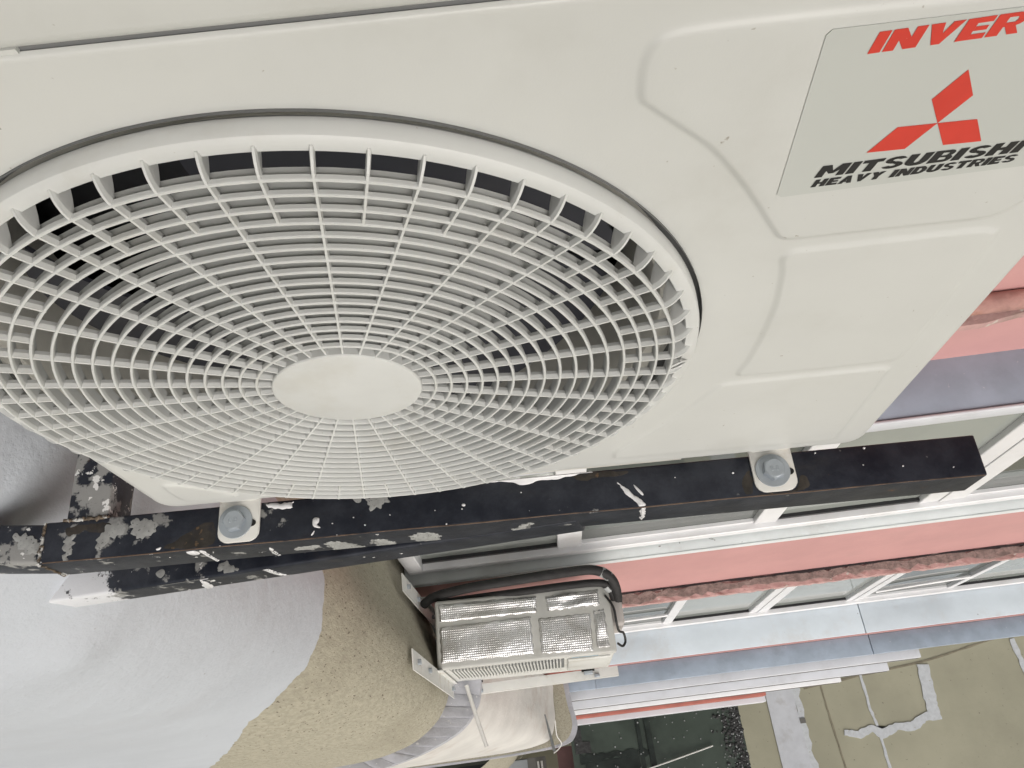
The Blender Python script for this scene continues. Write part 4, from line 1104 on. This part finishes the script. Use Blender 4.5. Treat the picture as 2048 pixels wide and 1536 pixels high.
# valve cover, hoses, wire
box('valve_cover', (LW / 2 + .002, -.03, .30), (LW / 2 + .055, .085, LH - .035), M['valve'], LAC, bevel=.018, seg=3)
hs1 = tube('pipe_hose', [(.395, .05, .40), (.398, .09, .52), (.375, .145, .60), (.31, .178, .63), (.20, .182, .625), (.0, .178, .60), (-.2, .175, .56), (-.36, .165, .50), (-.42, .15, .44)], .020, M['hose'], LAC, n=14)
hs2 = tube('pipe_hose', [(.388, .035, .36), (.385, .08, .49), (.36, .125, .56), (.31, .138, .575), (.20, .140, .57), (.0, .140, .54), (-.2, .142, .50), (-.36, .145, .45)], .016, M['hose'], LAC, n=14)
tube('tape_band', [(.368, .152, .606), (.352, .163, .616), (.335, .171, .624)], .0212, M['tape'], LAC, n=14, smooth_n=4)
tube('tape_band', [(.368, .112, .543), (.352, .127, .564)], .0172, M['tape'], LAC, n=14, smooth_n=2)
tube('loose_wire', [(.345, .09, .545), (.372, .04, .545), (.378, -.02, .53), (.385, -.05, .50), (.405, -.055, .47), (.41, -.085, .45), (.395, -.105, .46), (.375, -.095, .48)], .005, M['wire'], LAC, n=8)
for x in (-.26, .26):
    for y in (-.118, .118):
        box('rubber_foot', (x - .03, y - .02, -.028), (x + .03, y + .02, -.0005), M['hose'], LAC)
        box('foot_clamp', (x - .02, y - .035, -.027), (x + .02, y - .021, .012), M['zinc'], LAC, bevel=.002)

# wall brackets (two)
def wall_bracket(y, xwall, ztop, label, lean, xend=.312):
    r = empty('wall_bracket', (xwall, y, H - 3.97)); tag(r, label, 'bracket', 'white brackets under the foil-topped unit')
    L_ = xend - xwall
    bm = bmesh.new(); bm_box(bm, (-.005, -.022, -.006), (L_, .020, -.002)); bm_box(bm, (-.005, -.022, -.045), (L_, -.0185, -.0062)); 
    arm = from_bm('arm', bm, M['bracket'], r)
    bm = bmesh.new()
    hgt = ztop + 3.97
    bm_box(bm, (.0, -.034, -.05), (.004, .034, hgt)); bm_box(bm, (.0042, .026, -.05), (.024, .0295, hgt * .5)); 
    for v in bm.verts: v.co.x += lean * max(0, v.co.z) / hgt
    leg = from_bm('leg', bm, M['bracket'], r)
    for z in (.12, hgt - .10, hgt - .35):
        bm = bmesh.new(); bmesh.ops.create_cone(bm, cap_ends=True, segments=6, radius1=.010, radius2=.010, depth=.012)
        bmesh.ops.rotate(bm, cent=(0, 0, 0), matrix=Matrix.Rotation(R_(90), 3, 'Y'), verts=bm.verts)
        bmesh.ops.translate(bm, vec=(.010 + lean * z / hgt, .002, z), verts=bm.verts)
        from_bm('anchor_bolt', bm, M['zinc'], leg)
    for x in (.12, L_ - .10):
        box('arm_bolt', (x - .012, -.018, -.0018), (x + .012, -.002, .006), M['zinc'], arm, bevel=.003)
    return r
wall_bracket(.408, -.452, -2.80, 'white wall bracket under the front feet of the foil-topped unit', .0)
wall_bracket(.735, -.518, -3.08, 'white wall bracket behind the foil-topped unit, next to the sill', .0, .25)
dr = tube('drain_rod', [(-.386, .42, H - 3.872), (-.356, .29, H - 3.875), (-.322, .156, H - 3.89)], .009, M['whitepipe'], None, n=10, smooth_n=4)
tag(dr, 'thin white drain rod leaning down from the front bracket across the flared render', 'pipe')
rd = tube('steel_rod', [(-.064, .326, H - 5.0), (-.055, .25, H - 5.5), (-.046, .166, H - 6.0)], [.004, .008, .010], M['rod'], None, n=8, smooth_n=4)
tag(rd, 'dark grey steel rod sticking out above the beige rim of the tower', 'rod')
st_ = tube('hanging_string', [(-.012, .33, H - 5.7), (-.014, .25, H - 5.9), (.01, .20, H - 6.0), (-.02, .165, H - 6.02), (-.05, .15, H - 6.08)], .004, M['whitepipe'], None, n=6)
tag(st_, 'thin pale string looped beside the grey rod at the tower rim', 'string')
